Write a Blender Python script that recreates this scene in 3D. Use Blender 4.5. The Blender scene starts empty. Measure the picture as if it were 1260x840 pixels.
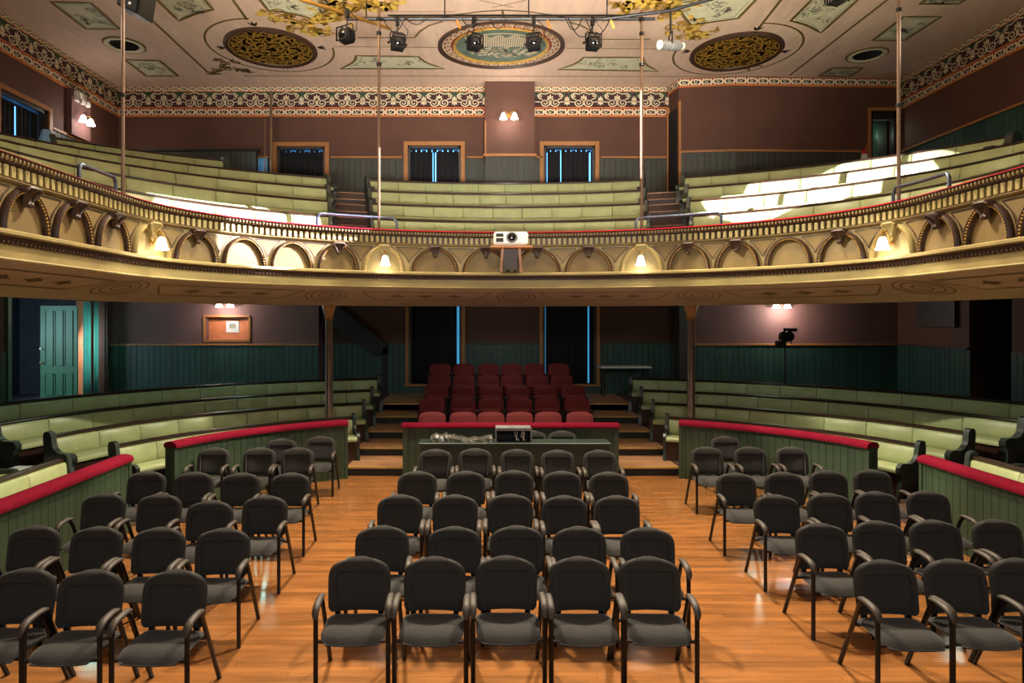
import bpy, bmesh, math, random
from mathutils import Vector, Matrix
random.seed(11)
PI = math.pi
S = bpy.context.scene
C = S.collection

# ------------------------------------------------------------------ camera
cam_d = bpy.data.cameras.new('camera')
cam = bpy.data.objects.new('camera', cam_d); C.objects.link(cam)
CX, CZ, F, VX, VY = -0.55, 2.70, 780.0, 592.0, 394.0
cam.location = (CX, 0, CZ)
cam.rotation_euler = (PI/2, 0, 0)
cam_d.sensor_width = 36.0
cam_d.lens = 36.0*F/1260
cam_d.shift_x = (630-VX)/1260
cam_d.shift_y = -(420-VY)/1260
cam_d.clip_start = 0.05
S.camera = cam

# ------------------------------------------------------------------ world, exposure
w = bpy.data.worlds.new('world'); S.world = w; w.use_nodes = True
w.node_tree.nodes['Background'].inputs[0].default_value = (0.05, 0.06, 0.08, 1)
w.node_tree.nodes['Background'].inputs[1].default_value = 0.15
S.view_settings.view_transform = 'Standard'
S.view_settings.look = 'None'
S.view_settings.gamma = 1.0
S.view_settings.use_curve_mapping = False
S.view_settings.exposure = 0.0

# ------------------------------------------------------------------ lights of the house, with added unseen fill
def aim(o, target):
    d = Vector(target)-o.location
    o.rotation_euler = d.to_track_quat('-Z', 'Y').to_euler()
def area(name, loc, target, size, power, col, size_y=None):
    l = bpy.data.lights.new(name, 'AREA'); l.energy = power; l.color = col; l.size = size
    if size_y: l.shape = 'RECTANGLE'; l.size_y = size_y
    o = bpy.data.objects.new(name, l); C.objects.link(o); o.location = loc; aim(o, target); return o
def spot(name, loc, target, power, col, deg, blend=0.1, rad=0.05):
    l = bpy.data.lights.new(name, 'SPOT'); l.energy = power; l.color = col
    l.spot_size = math.radians(deg); l.spot_blend = blend; l.shadow_soft_size = rad
    o = bpy.data.objects.new(name, l); C.objects.link(o); o.location = loc; aim(o, target); return o
def point(name, loc, power, col, rad=0.05):
    l = bpy.data.lights.new(name, 'POINT'); l.energy = power; l.color = col; l.shadow_soft_size = rad
    o = bpy.data.objects.new(name, l); C.objects.link(o); o.location = loc; return o
WARM = (1.0, 0.86, 0.67); NEUT = (1.0, 0.90, 0.78); COOL = (0.45, 0.80, 1.0)
for nm_, sx_ in (('left', -1), ('right', 1)):
    tl_ = area('truss_light_'+nm_, (sx_*2.4, 9.6, 8.25), (sx_*1.4, 5.2, 0), 0.5, 520, WARM)
    tl_.data.spread = math.radians(128)
for nm_, sx_, p_ in (('left', -1, 3200), ('right', 1, 3600)):
    spot('pew_spot_'+nm_, (-sx_*3.0, 9.4, 8.25), (sx_*6.7, 9.2, 0.9), p_, (1.0, 0.93, 0.74), 24, 0.25, 0.06)
    point('ceiling_fill_'+nm_, (sx_*6.8, 8.2, 7.1), 75, (1.0, 0.84, 0.66), 0.3)  # unseen point added at each side to brighten the ceiling
area('front_fill', (0, -3.0, 5.5), (0, 12, 2.5), 4.0, 230, (0.98, 0.98, 0.94), 1.0)  # unseen frontal fill, added to lift the dark chair fronts
for i_, (x_, y_, p_) in enumerate(((-5.2, 13.3, 18), (0.0, 13.6, 30), (5.2, 13.3, 15), (-7.2, 10.8, 14), (7.4, 10.6, 7))):
    point('under_balcony_fill', (x_, y_, 2.98), p_, ((0.50, 0.92, 0.80) if x_ < -1 else (0.78, 0.98, 0.78) if x_ > 1 else (1.0, 0.92, 0.80)), 0.15)  # unseen points added as tinted fill below the balcony
point('bar_glow_left', (-3.4, 10.2, 8.2), 60, (1.0, 0.78, 0.45), 0.15)
point('bar_glow_right', (3.4, 10.2, 8.2), 60, (1.0, 0.78, 0.45), 0.15)
fl_ = area('upward_fill', (0, -2.6, 1.4), (0, 14.0, 10.9), 7.0, 560, (1.0, 0.95, 0.88), 1.0)  # unseen upward fill, added to brighten ceiling and upper walls
fl_.data.spread = math.radians(48)
spot('profile_spot_left', (-2.6, 10.4, 7.5), (5.05, 11.75, 5.2), 32000, (0.90, 0.84, 1.0), 16.5, 0.03, 0.02)

# ------------------------------------------------------------------ materials
def lin(c):
    return tuple(((x/255)/12.92 if x/255 <= 0.04045 else ((x/255+0.055)/1.055)**2.4) for x in c)
MATS = {}
def mat(name, col, rough=0.6, metal=0.0, var=0.18, scale=6.0, bump=0.0, stretch=None, emit=0.0, spec=0.5, coat=0.0, island=0.0):
    m = bpy.data.materials.new(name); m.use_nodes = True
    nt = m.node_tree; b = nt.nodes['Principled BSDF']
    r, g, bl = lin(col)
    tc = nt.nodes.new('ShaderNodeTexCoord'); mp = nt.nodes.new('ShaderNodeMapping')
    nt.links.new(tc.outputs['Object'], mp.inputs[0])
    if stretch: mp.inputs['Scale'].default_value = stretch
    nz = nt.nodes.new('ShaderNodeTexNoise'); nz.inputs['Scale'].default_value = scale
    nz.inputs['Detail'].default_value = 5.0
    nt.links.new(mp.outputs[0], nz.inputs['Vector'])
    rp = nt.nodes.new('ShaderNodeValToRGB')
    k0, k1 = 1-var, 1+var
    rp.color_ramp.elements[0].position = 0.3; rp.color_ramp.elements[1].position = 0.7
    rp.color_ramp.elements[0].color = (r*k0, g*k0, bl*k0, 1); rp.color_ramp.elements[1].color = (min(1, r*k1), min(1, g*k1), min(1, bl*k1), 1)
    nt.links.new(nz.outputs['Fac'], rp.inputs[0])
    out = rp.outputs[0]
    if island:
        ge = nt.nodes.new('ShaderNodeNewGeometry'); hs = nt.nodes.new('ShaderNodeHueSaturation')
        mr = nt.nodes.new('ShaderNodeMapRange'); mr.inputs['To Min'].default_value = 1-island; mr.inputs['To Max'].default_value = 1+island
        nt.links.new(ge.outputs['Random Per Island'], mr.inputs['Value'])
        nt.links.new(mr.outputs[0], hs.inputs['Value']); nt.links.new(out, hs.inputs['Color']); out = hs.outputs[0]
    nt.links.new(out, b.inputs['Base Color'])
    b.inputs['Roughness'].default_value = rough; b.inputs['Metallic'].default_value = metal
    b.inputs['Specular IOR Level'].default_value = spec
    if coat: b.inputs['Coat Weight'].default_value = coat; b.inputs['Coat Roughness'].default_value = 0.12
    if emit:
        b.inputs['Emission Color'].default_value = (r, g, bl, 1); b.inputs['Emission Strength'].default_value = emit
    if bump:
        bp = nt.nodes.new('ShaderNodeBump'); bp.inputs['Strength'].default_value = bump; bp.inputs['Distance'].default_value = 0.01
        nt.links.new(nz.outputs['Fac'], bp.inputs['Height']); nt.links.new(bp.outputs[0], b.inputs['Normal'])
    MATS[name] = m
    return m
M_FLOOR = mat('maple_floor', (150, 98, 52), 0.20, var=0.26, scale=2.2, stretch=(0.7, 5, 1), bump=0.05, coat=0.6, island=0.17)
M_FLOORSUB = mat('floor_gap', (40, 24, 14), 0.8)
M_WALL = mat('brown_plaster', (84, 51, 37), 0.75, var=0.12, scale=1.2, bump=0.05)
M_WALLLOW = mat('plum_plaster', (110, 78, 74), 0.75, var=0.12, scale=1.2, bump=0.05)
M_WAIN = mat('green_wainscot', (38, 70, 62), 0.5, var=0.15, scale=5, stretch=(1, 1, 0.15), island=0.10)
M_WAINU = mat('grey_green_wainscot', (50, 54, 46), 0.5, var=0.15, scale=5, stretch=(1, 1, 0.15), island=0.12)
M_TRIM = mat('ochre_trim', (158, 104, 52), 0.5, var=0.12)
M_TRIMD = mat('dark_trim', (52, 46, 40), 0.5)
M_CEIL = mat('ceiling_paint', (214, 184, 160), 0.7, var=0.07, scale=2.5, stretch=(3, 0.5, 1), bump=0.06)
M_CREAM = mat('cream_stencil', (214, 196, 162), 0.7, var=0.1)
M_MAROON = mat('maroon_paint', (52, 16, 18), 0.7)
M_GREENP = mat('green_paint', (40, 62, 42), 0.7)
M_REDP = mat('brick_red_paint', (134, 46, 24), 0.7)
M_ORANGE = mat('orange_line', (196, 112, 40), 0.6)
M_BLACK = mat('black_metal', (18, 17, 17), 0.4, metal=0.3)
M_BLACKP = mat('black_paint', (16, 14, 13), 0.7)
M_GOLD = mat('gilt', (176, 136, 52), 0.5, metal=0.15, var=0.3, scale=12)
M_OLIVE = mat('olive_line', (112, 92, 46), 0.7)
M_PANELP = mat('painted_panel', (206, 202, 168), 0.7, var=0.08)
M_INK = mat('painted_ink', (150, 150, 130), 0.8)
M_FASCIA = mat('fascia_cream', (152, 135, 82), 0.55, var=0.14, scale=3)
M_FASCIA2 = mat('fascia_tan', (116, 94, 50), 0.6, var=0.18, scale=3)
M_DARKM = mat('dark_moulding', (58, 37, 22), 0.5, var=0.3, scale=18)
M_SOFFIT = mat('soffit_paint', (178, 156, 132), 0.7, var=0.1, scale=2)
M_VELVET = mat('red_velvet', (112, 12, 34), 0.9, var=0.2, scale=30, bump=0.2, spec=0.1)
M_RAILV = mat('rail_velvet', (150, 14, 32), 0.9, var=0.2, scale=30, spec=0.1)
M_REDSEAT = mat('red_seat_fabric', (96, 20, 20), 0.85, var=0.2, scale=40, bump=0.1)
M_PEW = mat('green_leather', (152, 160, 112), 0.42, var=0.10, scale=5)
M_PEWWOOD = mat('dark_pew_wood', (48, 30, 22), 0.3, var=0.3, scale=8)
M_PEWEND = mat('dark_green_pew_end', (40, 48, 42), 0.35, var=0.2)
M_FENCE = mat('green_board_paint', (52, 68, 48), 0.5, var=0.12, scale=4, stretch=(1, 1, 0.2), island=0.08)
M_CHAIR = mat('charcoal_fabric', (53, 51, 48), 0.9, var=0.25, scale=160, bump=0.25, spec=0.25)
M_CHAIRIN = mat('charcoal_fabric_inset', (62, 60, 57), 0.9, var=0.25, scale=160, bump=0.25, spec=0.25)
M_ARM = mat('armrest_vinyl', (66, 58, 49), 0.55, var=0.2, scale=20)
M_LEG = mat('black_leg', (16, 15, 15), 0.35, metal=0.2)
M_STEP = mat('stair_wood', (165, 122, 86), 0.4, var=0.3, scale=3, stretch=(0.6, 8, 1))
M_RISER = mat('stair_riser', (30, 32, 26), 0.6)
M_NOSE = mat('stair_nosing', (190, 150, 84), 0.35)
M_CARPET = mat('balcony_floor_paint', (70, 50, 40), 0.7)
M_CURT = mat('black_curtain', (14, 15, 20), 0.9, var=0.3)
M_TEAL = mat('teal_curtain', (110, 190, 180), 0.8, var=0.2)
for m_ in (M_CHAIR, M_CHAIRIN):
    m_.node_tree.nodes['Principled BSDF'].inputs['Sheen Weight'].default_value = 0.12
    m_.node_tree.nodes['Principled BSDF'].inputs['Sheen Roughness'].default_value = 0.5
nt_ = M_TEAL.node_tree; tr_ = nt_.nodes.new('ShaderNodeBsdfTranslucent'); mx_ = nt_.nodes.new('ShaderNodeMixShader')
tr_.inputs[0].default_value = (0.25, 0.6, 0.55, 1); mx_.inputs[0].default_value = 0.6
nt_.links.new(nt_.nodes['Principled BSDF'].outputs[0], mx_.inputs[1]); nt_.links.new(tr_.outputs[0], mx_.inputs[2])
nt_.links.new(mx_.outputs[0], nt_.nodes['Material Output'].inputs[0])
M_DAY = mat('daylight_pane', (96, 176, 255), 0.5, emit=3.5, var=0.0)
M_DAYLO = mat('dim_daylight_pane', (70, 165, 215), 0.5, emit=0.75, var=0.0)
M_SHADE = mat('lit_glass_shade', (255, 240, 236), 0.4, emit=5.0, var=0.0)
M_BRASS = mat('brass', (176, 132, 62), 0.3, metal=0.8)
M_POLE = mat('pole_paint', (104, 80, 60), 0.35, metal=0.4)
M_TUBE = mat('blue_grey_tube', (92, 100, 116), 0.3, metal=0.7)
M_WHITE = mat('white_plastic', (225, 220, 210), 0.4, var=0.04)
M_GREY = mat('grey_plastic', (120, 120, 118), 0.5)
M_LENS = mat('lens_glass', (10, 12, 16), 0.08, spec=0.8)
M_DOOR = mat('green_door_paint', (70, 120, 92), 0.45, var=0.1)
M_RUST = mat('rust_plaster', (198, 118, 76), 0.7)
M_PAPER = mat('paper', (205, 208, 205), 0.8, var=0.05)
M_WRAP = mat('clear_plastic_wrap', (74, 73, 66), 0.15, var=0.4, scale=14, bump=0.5)
M_EXT = mat('extinguisher_red', (170, 30, 24), 0.3)
M_CORR = mat('corridor_paint', (38, 46, 62), 0.7)
M_MURAL = mat('medallion_green', (92, 112, 96), 0.7, var=0.3, scale=5)
M_COUNTER = mat('counter_green', (44, 58, 48), 0.4)

# ------------------------------------------------------------------ mesh helpers
class G:
    def __init__(s): s.v = []; s.f = []
    def add(s, v, f):
        n = len(s.v); s.v += [tuple(p) for p in v]; s.f += [[i+n for i in q] for q in f]; return s
    def box(s, x0, x1, y0, y1, z0, z1):
        return s.add([(x0,y0,z0),(x1,y0,z0),(x1,y1,z0),(x0,y1,z0),(x0,y0,z1),(x1,y0,z1),(x1,y1,z1),(x0,y1,z1)],
                     [[0,3,2,1],[4,5,6,7],[0,1,5,4],[1,2,6,5],[2,3,7,6],[3,0,4,7]])
    def loft(s, rings, caps=True, closed=True):
        n = len(rings[0]); v = [p for r in rings for p in r]; f = []
        for i in range(len(rings)-1):
            for j in range(n if closed else n-1):
                k = (j+1) % n
                f.append([i*n+j, i*n+k, (i+1)*n+k, (i+1)*n+j])
        if caps:
            f.append(list(range(n))[::-1]); f.append([(len(rings)-1)*n+j for j in range(n)])
        return s.add(v, f)
    def tube(s, pts, r, n=8, ry=None):
        pts = [Vector(p) for p in pts]; rings = []; up = None
        for i, p in enumerate(pts):
            if i == 0: t = pts[1]-p
            elif i == len(pts)-1: t = p-pts[i-1]
            else: t = (pts[i+1]-p).normalized()+(p-pts[i-1]).normalized()
            t.normalize()
            if up is None:
                up = Vector((1,0,0)) if abs(t.x) < 0.9 else Vector((0,0,1))
            a = (up - t*up.dot(t)).normalized(); b = t.cross(a); up = a
            rr = r[i] if isinstance(r, (list, tuple)) else r
            r2 = ry if ry else rr
            rings.append([p + a*(rr*math.cos(2*PI*k/n)) + b*(r2*math.sin(2*PI*k/n)) for k in range(n)])
        return s.loft(rings)
    def lathe(s, prof, c=(0,0,0), n=16, axis='Z'):
        rings = []
        for r, z in prof:
            ring = []
            for k in range(n):
                a = 2*PI*k/n; x, y = r*math.cos(a), r*math.sin(a)
                p = (x, y, z) if axis == 'Z' else ((x, z, y) if axis == 'Y' else (z, x, y))
                ring.append((c[0]+p[0], c[1]+p[1], c[2]+p[2]))
            rings.append(ring)
        return s.loft(rings)
    def ball(s, c, r, nu=8, nv=6):
        if not isinstance(r, (tuple, list)): r = (r, r, r)
        prof = [(max(1e-4, math.sin(PI*i/nv)), -math.cos(PI*i/nv)) for i in range(nv+1)]
        rings = [[(c[0]+r[0]*q*math.cos(2*PI*k/nu), c[1]+r[1]*q*math.sin(2*PI*k/nu), c[2]+r[2]*z) for k in range(nu)] for q, z in prof]
        return s.loft(rings)
    def prism(s, poly, m0, m1):
        return s.loft([[m0(*p) for p in poly], [m1(*p) for p in poly]])
    def sweep(s, frames, prof):
        return s.loft([[fr(o, z) for o, z in prof] for fr in frames])
    def ribbon(s, pts, wd, M, closed=False):
        n = len(pts)
        if n < 2: return s
        L, R = [], []
        for i in range(n):
            if closed: a, b = pts[i-1], pts[(i+1) % n]
            else: a, b = pts[max(0, i-1)], pts[min(n-1, i+1)]
            dx, dy = b[0]-a[0], b[1]-a[1]; d = math.hypot(dx, dy) or 1e-6
            ww = (wd(i/(n-1)) if callable(wd) else wd)/2
            L.append(M(pts[i][0]-dy/d*ww, pts[i][1]+dx/d*ww)); R.append(M(pts[i][0]+dy/d*ww, pts[i][1]-dx/d*ww))
        v = L+R
        f = [[i, i+1, n+i+1, n+i] for i in range(n-1)]
        if closed: f.append([n-1, 0, n, 2*n-1])
        return s.add(v, f)
    def poly(s, pts):
        return s.add(pts, [list(range(len(pts)))])

ORG = {}
def obj(name, g, m, parent=None, smooth=False, bevel=0.0, kind=None, ang=0.7, recalc=True):
    org = ORG.get(parent, Vector((0,0,0))) if parent else Vector((0,0,0))
    me = bpy.data.meshes.new(name)
    me.from_pydata([(p[0]-org.x, p[1]-org.y, p[2]-org.z) for p in g.v], [], g.f)
    if recalc:
        bm = bmesh.new(); bm.from_mesh(me); bmesh.ops.recalc_face_normals(bm, faces=bm.faces)
        if bevel: bmesh.ops.bevel(bm, geom=list(bm.edges), offset=bevel, segments=1, affect='EDGES', clamp_overlap=True)
        bm.to_mesh(me); bm.free()
    me.materials.append(m)
    if smooth:
        me.polygons.foreach_set('use_smooth', [True]*len(me.polygons)); me.set_sharp_from_angle(angle=ang)
    o = bpy.data.objects.new(name, me); C.objects.link(o)
    if parent: o.parent = parent
    ORG[o] = org
    if kind: o['kind'] = kind
    return o
def tag(o, label, cat, group=None, kind=None):
    o['label'] = label; o['category'] = cat
    if group: o['group'] = group
    if kind: o['kind'] = kind
    return o
def thing(name, label, cat, loc=(0,0,0), group=None, kind=None):
    o = bpy.data.objects.new(name, None); C.objects.link(o); o.location = loc; o.empty_display_size = 0.1
    ORG[o] = Vector(loc); return tag(o, label, cat, group, kind)
def dup(root, loc, rz=0.0, label=None, rot=None):
    r = root.copy(); C.objects.link(r); r.location = loc; r.rotation_euler = rot if rot else (0, 0, rz)
    if label: r['label'] = label
    for ch in list(root.children):
        if ch.type == 'LIGHT': continue
        c = ch.copy(); C.objects.link(c); c.parent = r
        for gc in ch.children:
            d = gc.copy(); C.objects.link(d); d.parent = c
    return r
def PX(x, D): return CX+(x-VX)*D/F
def PZ(y, D): return CZ+(VY-y)*D/F
ORD = ['first','second','third','fourth','fifth','sixth','seventh','eighth','ninth','tenth','eleventh','twelfth']

# ------------------------------------------------------------------ the horseshoe curve
EA, EB, EY = 5.1, 3.5, 8.0
_N = 400; _tab = []; _acc = 0.0; _pp = None
for _i in range(_N+1):
    _t = PI/2*_i/_N; _p = (EA*math.sin(_t), EY+EB*math.cos(_t))
    if _pp: _acc += math.hypot(_p[0]-_pp[0], _p[1]-_pp[1])
    _tab.append(_acc); _pp = _p
QS = _acc
def base(s):
    sg = 1 if s >= 0 else -1; a = abs(s)
    if a >= QS: return (sg*EA, EY-(a-QS)), (sg*1.0, 0.0)
    lo, hi = 0, _N
    while hi-lo > 1:
        md = (lo+hi)//2
        if _tab[md] <= a: lo = md
        else: hi = md
    t = PI/2*(lo+(a-_tab[lo])/((_tab[hi]-_tab[lo]) or 1))/_N
    nx, ny = math.sin(t)/EA, math.cos(t)/EB; d = math.hypot(nx, ny)
    return (sg*EA*math.sin(t), EY+EB*math.cos(t)), (sg*nx/d, ny/d)
WX, WY, H = 10.0, 16.5, 8.77
SIDE = 0.0
def crv(s, o, clamp=False):
    p, n = base(s); x, y = p[0]+n[0]*o*(1+SIDE*max(0.0, o)), p[1]+n[1]*o
    if clamp: x = max(-WX, min(WX, x)); y = min(WY, y)
    return x, y
def frame(s, clamp=False):
    return lambda o, z: (*crv(s, o, clamp), z)
def frames(s0, s1, step=0.3, clamp=False):
    n = max(1, int(math.ceil(abs(s1-s0)/step)))
    return [frame(s0+(s1-s0)*i/n, clamp) for i in range(n+1)]
def s_at_x(x, o):
    lo, hi = 0.0, QS
    for _ in range(40):
        md = (lo+hi)/2
        if crv(md, o)[0] < x: lo = md
        else: hi = md
    return lo

# ------------------------------------------------------------------ structure: floor
fl = G().box(-WX, WX, -5, WY, -0.12, -0.012)
floor = tag(obj('floor', fl, M_FLOORSUB, kind='structure'), 'polished honey maple plank floor of the stalls', 'floor', kind='structure')
g = G(); y = 1.0; bw = 0.068
while y < 11.3:
    x = -6.5-random.random()*2
    while x < 6.5:
        L = random.uniform(1.2, 3.2)
        g.box(x, x+L-0.002, y, y+bw-0.0016, -0.012, random.uniform(-0.0006, 0.0006))
        x += L
    y += bw
obj('floor_boards', g, M_FLOOR, floor, kind='stuff', recalc=False)

def wall_grid(g, u0, u1, z0, z1, holes, mk):
    us = sorted({u0, u1}|{h[0] for h in holes}|{h[1] for h in holes}); zs = sorted({z0, z1}|{h[2] for h in holes}|{h[3] for h in holes})
    us = [u for u in us if u0 <= u <= u1]; zs = [z for z in zs if z0 <= z <= z1]
    for i in range(len(us)-1):
        for j in range(len(zs)-1):
            cu, cz = (us[i]+us[i+1])/2, (zs[j]+zs[j+1])/2
            if any(h[0] < cu < h[1] and h[2] < cz < h[3] for h in holes): continue
            mk(g, us[i], us[i+1], zs[j], zs[j+1])
def boards(g, u0, u1, z0, z1, holes, mk, wd=0.14):
    n = int(round((u1-u0)/wd)); wd = (u1-u0)/n
    for i in range(n):
        a, b = u0+i*wd+0.006, u0+(i+1)*wd-0.006; c = (a+b)/2
        hs = sorted([h for h in holes if h[0]-0.02 < c < h[1]+0.02], key=lambda h: h[2]); lo = z0
        for h in hs:
            if h[2] > lo: mk(g, a, b, lo, min(z1, h[2]))
            lo = max(lo, h[3])
        if lo < z1: mk(g, a, b, lo, z1)

# windows in the back wall: (x0,x1,z0,z1)
D0 = WY
wins_up = [(PX(341, D0), PX(400, D0), 5.9, 7.22), (PX(502, D0), PX(567, D0), 5.9, 7.24), (PX(669, D0), PX(732, D0), 5.9, 7.24)]
wins_lo = [(PX(503, D0), PX(568, D0), 1.05, 3.15), (PX(668, D0), PX(734, D0), 1.05, 3.15)]
back_holes = wins_up+wins_lo
g = G(); wall_grid(g, -WX-0.3, WX+0.3, -0.1, H, back_holes, lambda g, a, b, c, d: g.box(a, b, WY, WY+0.3, c, d))
wall_back = tag(obj('wall_back', g, M_WALL, kind='structure'), 'brown plaster rear wall of the auditorium with boarded dado', 'wall', kind='structure')
g = G()
boards(g, -WX, 4.3, 5.6, 6.9, wins_up, lambda g, a, b, c, d: g.box(a, b, WY-0.025, WY, c, d), 0.15)
obj('dado_boards', g, M_WAINU, wall_back, kind='stuff', recalc=False)
g = G()
boards(g, -4.8, 4.7, 0.8, 2.08, wins_lo, lambda g, a, b, c, d: g.box(a, b, WY-0.025, WY, c, d), 0.15)
obj('dado_boards', g, M_WAIN, wall_back, kind='stuff', recalc=False)
def rail_back(z, segs, parent, yy, m=M_TRIM):
    for a, b in segs: obj('dado_rail', G().box(a, b, yy-0.05, yy+0.0, z, z+0.05), m, parent, bevel=0.008)
rail_back(6.91, [(-WX, wins_up[0][0]-0.15), (wins_up[0][1]+0.15, wins_up[1][0]-0.15), (wins_up[1][1]+0.15, -0.43), (0.88, 1.05), (wins_up[2][1]+0.15, 4.3)], wall_back, WY)
rail_back(2.08, [(-4.8, wins_lo[0][0]-0.12), (wins_lo[0][1]+0.12, wins_lo[1][0]-0.12), (wins_lo[1][1]+0.12, 4.7)], wall_back, WY, M_TRIMD)

# rear under-balcony side sections, set forward of the back wall
LW = 16.05
lw_x1 = PX(392, LW); rw_x0 = PX(850, LW)
nx0, nx1, nz0, nz1 = PX(253, LW), PX(306, LW), PZ(418, LW), PZ(390, LW)
g = G(); wall_grid(g, -WX, lw_x1, 0, 3.3, [(nx0, nx1, nz0, nz1)], lambda g, a, b, c, d: g.box(a, b, LW, WY, c, d) if not (a >= nx0-1e-3 and b <= nx1+1e-3) else g.box(a, b, LW, WY, c, d))
wall_rl = tag(obj('wall_rear_left', g, M_WALLLOW, kind='structure'), 'plum wall under the balcony with a lit notice niche', 'wall', kind='structure')
g = G(); boards(g, -WX, lw_x1, 0.8, 2.06, [], lambda g, a, b, c, d: g.box(a, b, LW-0.02, LW, c, d), 0.15)
obj('dado_boards', g, M_WAIN, wall_rl, kind='stuff', recalc=False)
rail_back(2.06, [(-WX, lw_x1)], wall_rl, LW)
g = G().box(nx0-.04, nx1+.04, LW-0.03, LW, nz1, nz1+0.05).box(nx0-.04, nx1+.04, LW-0.05, LW, nz0-.05, nz0).box(nx0-.05, nx0, LW-0.03, LW, nz0, nz1).box(nx1, nx1+.05, LW-0.03, LW, nz0, nz1)
obj('niche_frame', g, M_TRIM, wall_rl)
obj('niche_back', G().box(nx0, nx1, LW+0.18, LW+0.2, nz0, nz1), M_RUST, wall_rl)
g = G().box(rw_x0, WX, LW, WY, 0, 3.3)
wall_rr = tag(obj('wall_rear_right', g, M_WALLLOW, kind='structure'), 'plum wall under the balcony behind the lamp stand', 'wall', kind='structure')
g = G(); boards(g, rw_x0, WX, 0.8, 2.06, [], lambda g, a, b, c, d: g.box(a, b, LW-0.02, LW, c, d), 0.15)
obj('dado_boards', g, M_WAIN, wall_rr, kind='stuff', recalc=False)
rail_back(2.06, [(rw_x0, WX)], wall_rr, LW)
obj('corner_post', G().box(rw_x0-0.3, rw_x0-0.02, LW-0.03, WY, 0.8, 3.3), M_TRIMD, wall_rr)
obj('corner_trim', G().box(rw_x0-0.02, rw_x0+0.03, LW-0.04, LW+0.02, 0.8, 3.3), M_TRIM, wall_rr)

# left side wall: upper window, lower doorway
LD = (12.7, 15.95, 0.8, 3.2); LU = (12.42, 13.82, 5.75, 7.25)
g = G(); wall_grid(g, -5, WY+0.3, -0.1, H, [LD, LU], lambda g, a, b, c, d: g.box(-WX-0.3, -WX, a, b, c, d))
wall_left = tag(obj('wall_left', g, M_WALL, kind='structure'), 'brown plaster left side wall with a doorway below', 'wall', kind='structure')
g = G(); boards(g, 9, WY, 5.6, 6.9, [LU], lambda g, a, b, c, d: g.box(-WX, -WX+0.02, a, b, c, d), 0.15)
obj('dado_boards', g, M_WAINU, wall_left, kind='stuff', recalc=False)
for a, b in ((9, LU[0]-0.12), (LU[1]+0.12, WY)):
    obj('dado_rail', G().box(-WX, -WX+0.05, a, b, 6.9, 6.95), M_TRIM, wall_left)
g = G(); boards(g, 6, LD[0]-0.12, 0, 2.06, [], lambda g, a, b, c, d: g.box(-WX, -WX+0.02, a, b, c, d), 0.15)
obj('dado_boards', g, M_WAIN, wall_left, kind='stuff', recalc=False)
obj('pilaster', G().box(-WX, -WX+0.12, PX(0, 1)*0+14.45, 15.15, 6.95, 8.0), M_WALLLOW, wall_left)
# right side wall with a dark opening below
RD = (12.6, 13.7, 0.8, 3.2)
g = G(); wall_grid(g, -5, WY+0.3, -0.1, H, [RD], lambda g, a, b, c, d: g.box(WX, WX+0.3, a, b, c, d))
wall_right = tag(obj('wall_right', g, M_WALL, kind='structure'), 'brown plaster right side wall with green dado', 'wall', kind='structure')
g = G(); boards(g, 8, WY, 5.6, 6.9, [], lambda g, a, b, c, d: g.box(WX-0.02, WX, a, b, c, d), 0.15)
obj('dado_boards', g, M_WAIN, wall_right, kind='stuff', recalc=False)
obj('dado_rail', G().box(WX-0.05, WX, 8, WY, 6.9, 6.95), M_TRIM, wall_right)
g = G(); boards(g, 6, LW, 0, 2.06, [RD], lambda g, a, b, c, d: g.box(WX-0.02, WX, a, b, c, d), 0.15)
obj('dado_boards', g, M_WAIN, wall_right, kind='stuff', recalc=False)
obj('dado_rail', G().box(WX-0.05, WX, RD[1], LW, 2.06, 2.11), M_TRIMD, wall_right)
obj('wall_panel', G().box(WX-0.10, WX, 14.0, 15.2, 2.55, 3.2), M_TRIMD, wall_right)
g = G().box(WX+0.3, WX+1.6, RD[0]-.3, RD[0]-.2, 0.7, 3.3).box(WX+0.3, WX+1.6, RD[1]+.2, RD[1]+.3, 0.7, 3.3).box(WX+1.5, WX+1.6, RD[0]-.2, RD[1]+.2, 0.7, 3.3).box(WX+.3, WX+1.6, RD[0]-.3, RD[1]+.3, 3.3, 3.4).box(WX, WX+1.6, RD[0]-.3, RD[1]+.3, .7, .8)
obj('corridor_shell', g, M_CORR, wall_right)
# stage end wall, out of view behind the camera
tag(obj('wall_front', G().box(-WX-.3, WX+.3, -5.3, -5, -0.1, H), M_TRIMD, kind='structure'), 'dark wall at the stage end', 'wall', kind='structure')

# left corridor beyond the doorway
g = G().box(-12.6, -12.5, 11.5, 16.9, .7, 3.4).box(-12.5, -WX-.3, 16.4, 16.5, .7, 3.4).box(-12.5, -WX-.3, 11.4, 11.5, .7, 3.4).box(-12.6, -WX-.3, 11.4, 16.5, 3.3, 3.4).box(-12.6, -WX, 11.4, 16.5, .7, .8)
obj('corridor_shell', g, M_CORR, wall_left)
obj('corridor_wall_patch', G().box(-10.98, -10.62, 16.33, 16.4, 0.8, 3.2), M_RUST, wall_left)
obj('corridor_dado_rail', G().box(-11.0, -10.6, 16.28, 16.33, 2.07, 2.12), M_TRIM, wall_left)
for nm, a, b in (('door_jamb', LD[0]-0.1, LD[0]), ('door_jamb', LD[1], LD[1]+0.09)):
    obj(nm, G().box(-WX-0.02, -WX+0.05, a, b, .8, 3.2), M_DOOR if a < 13 else M_TRIMD, wall_left)
area('corridor_daylight', (-12.3, 12.6, 2.3), (-10.4, 16, 1.7), 0.5, 30, (.75, .97, 1))
area('corridor_end_fill', (-11.05, 15.72, 2.3), (-10.1, 15.62, 1.9), 0.4, 40, (.9, .97, 1))  # unseen fill added behind the door for wall patch and curtains
area('corridor_daylight_spill', (-11.9, 13.6, 2.6), (-7.0, 12.5, 0.9), 1.2, 42, COOL)

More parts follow.
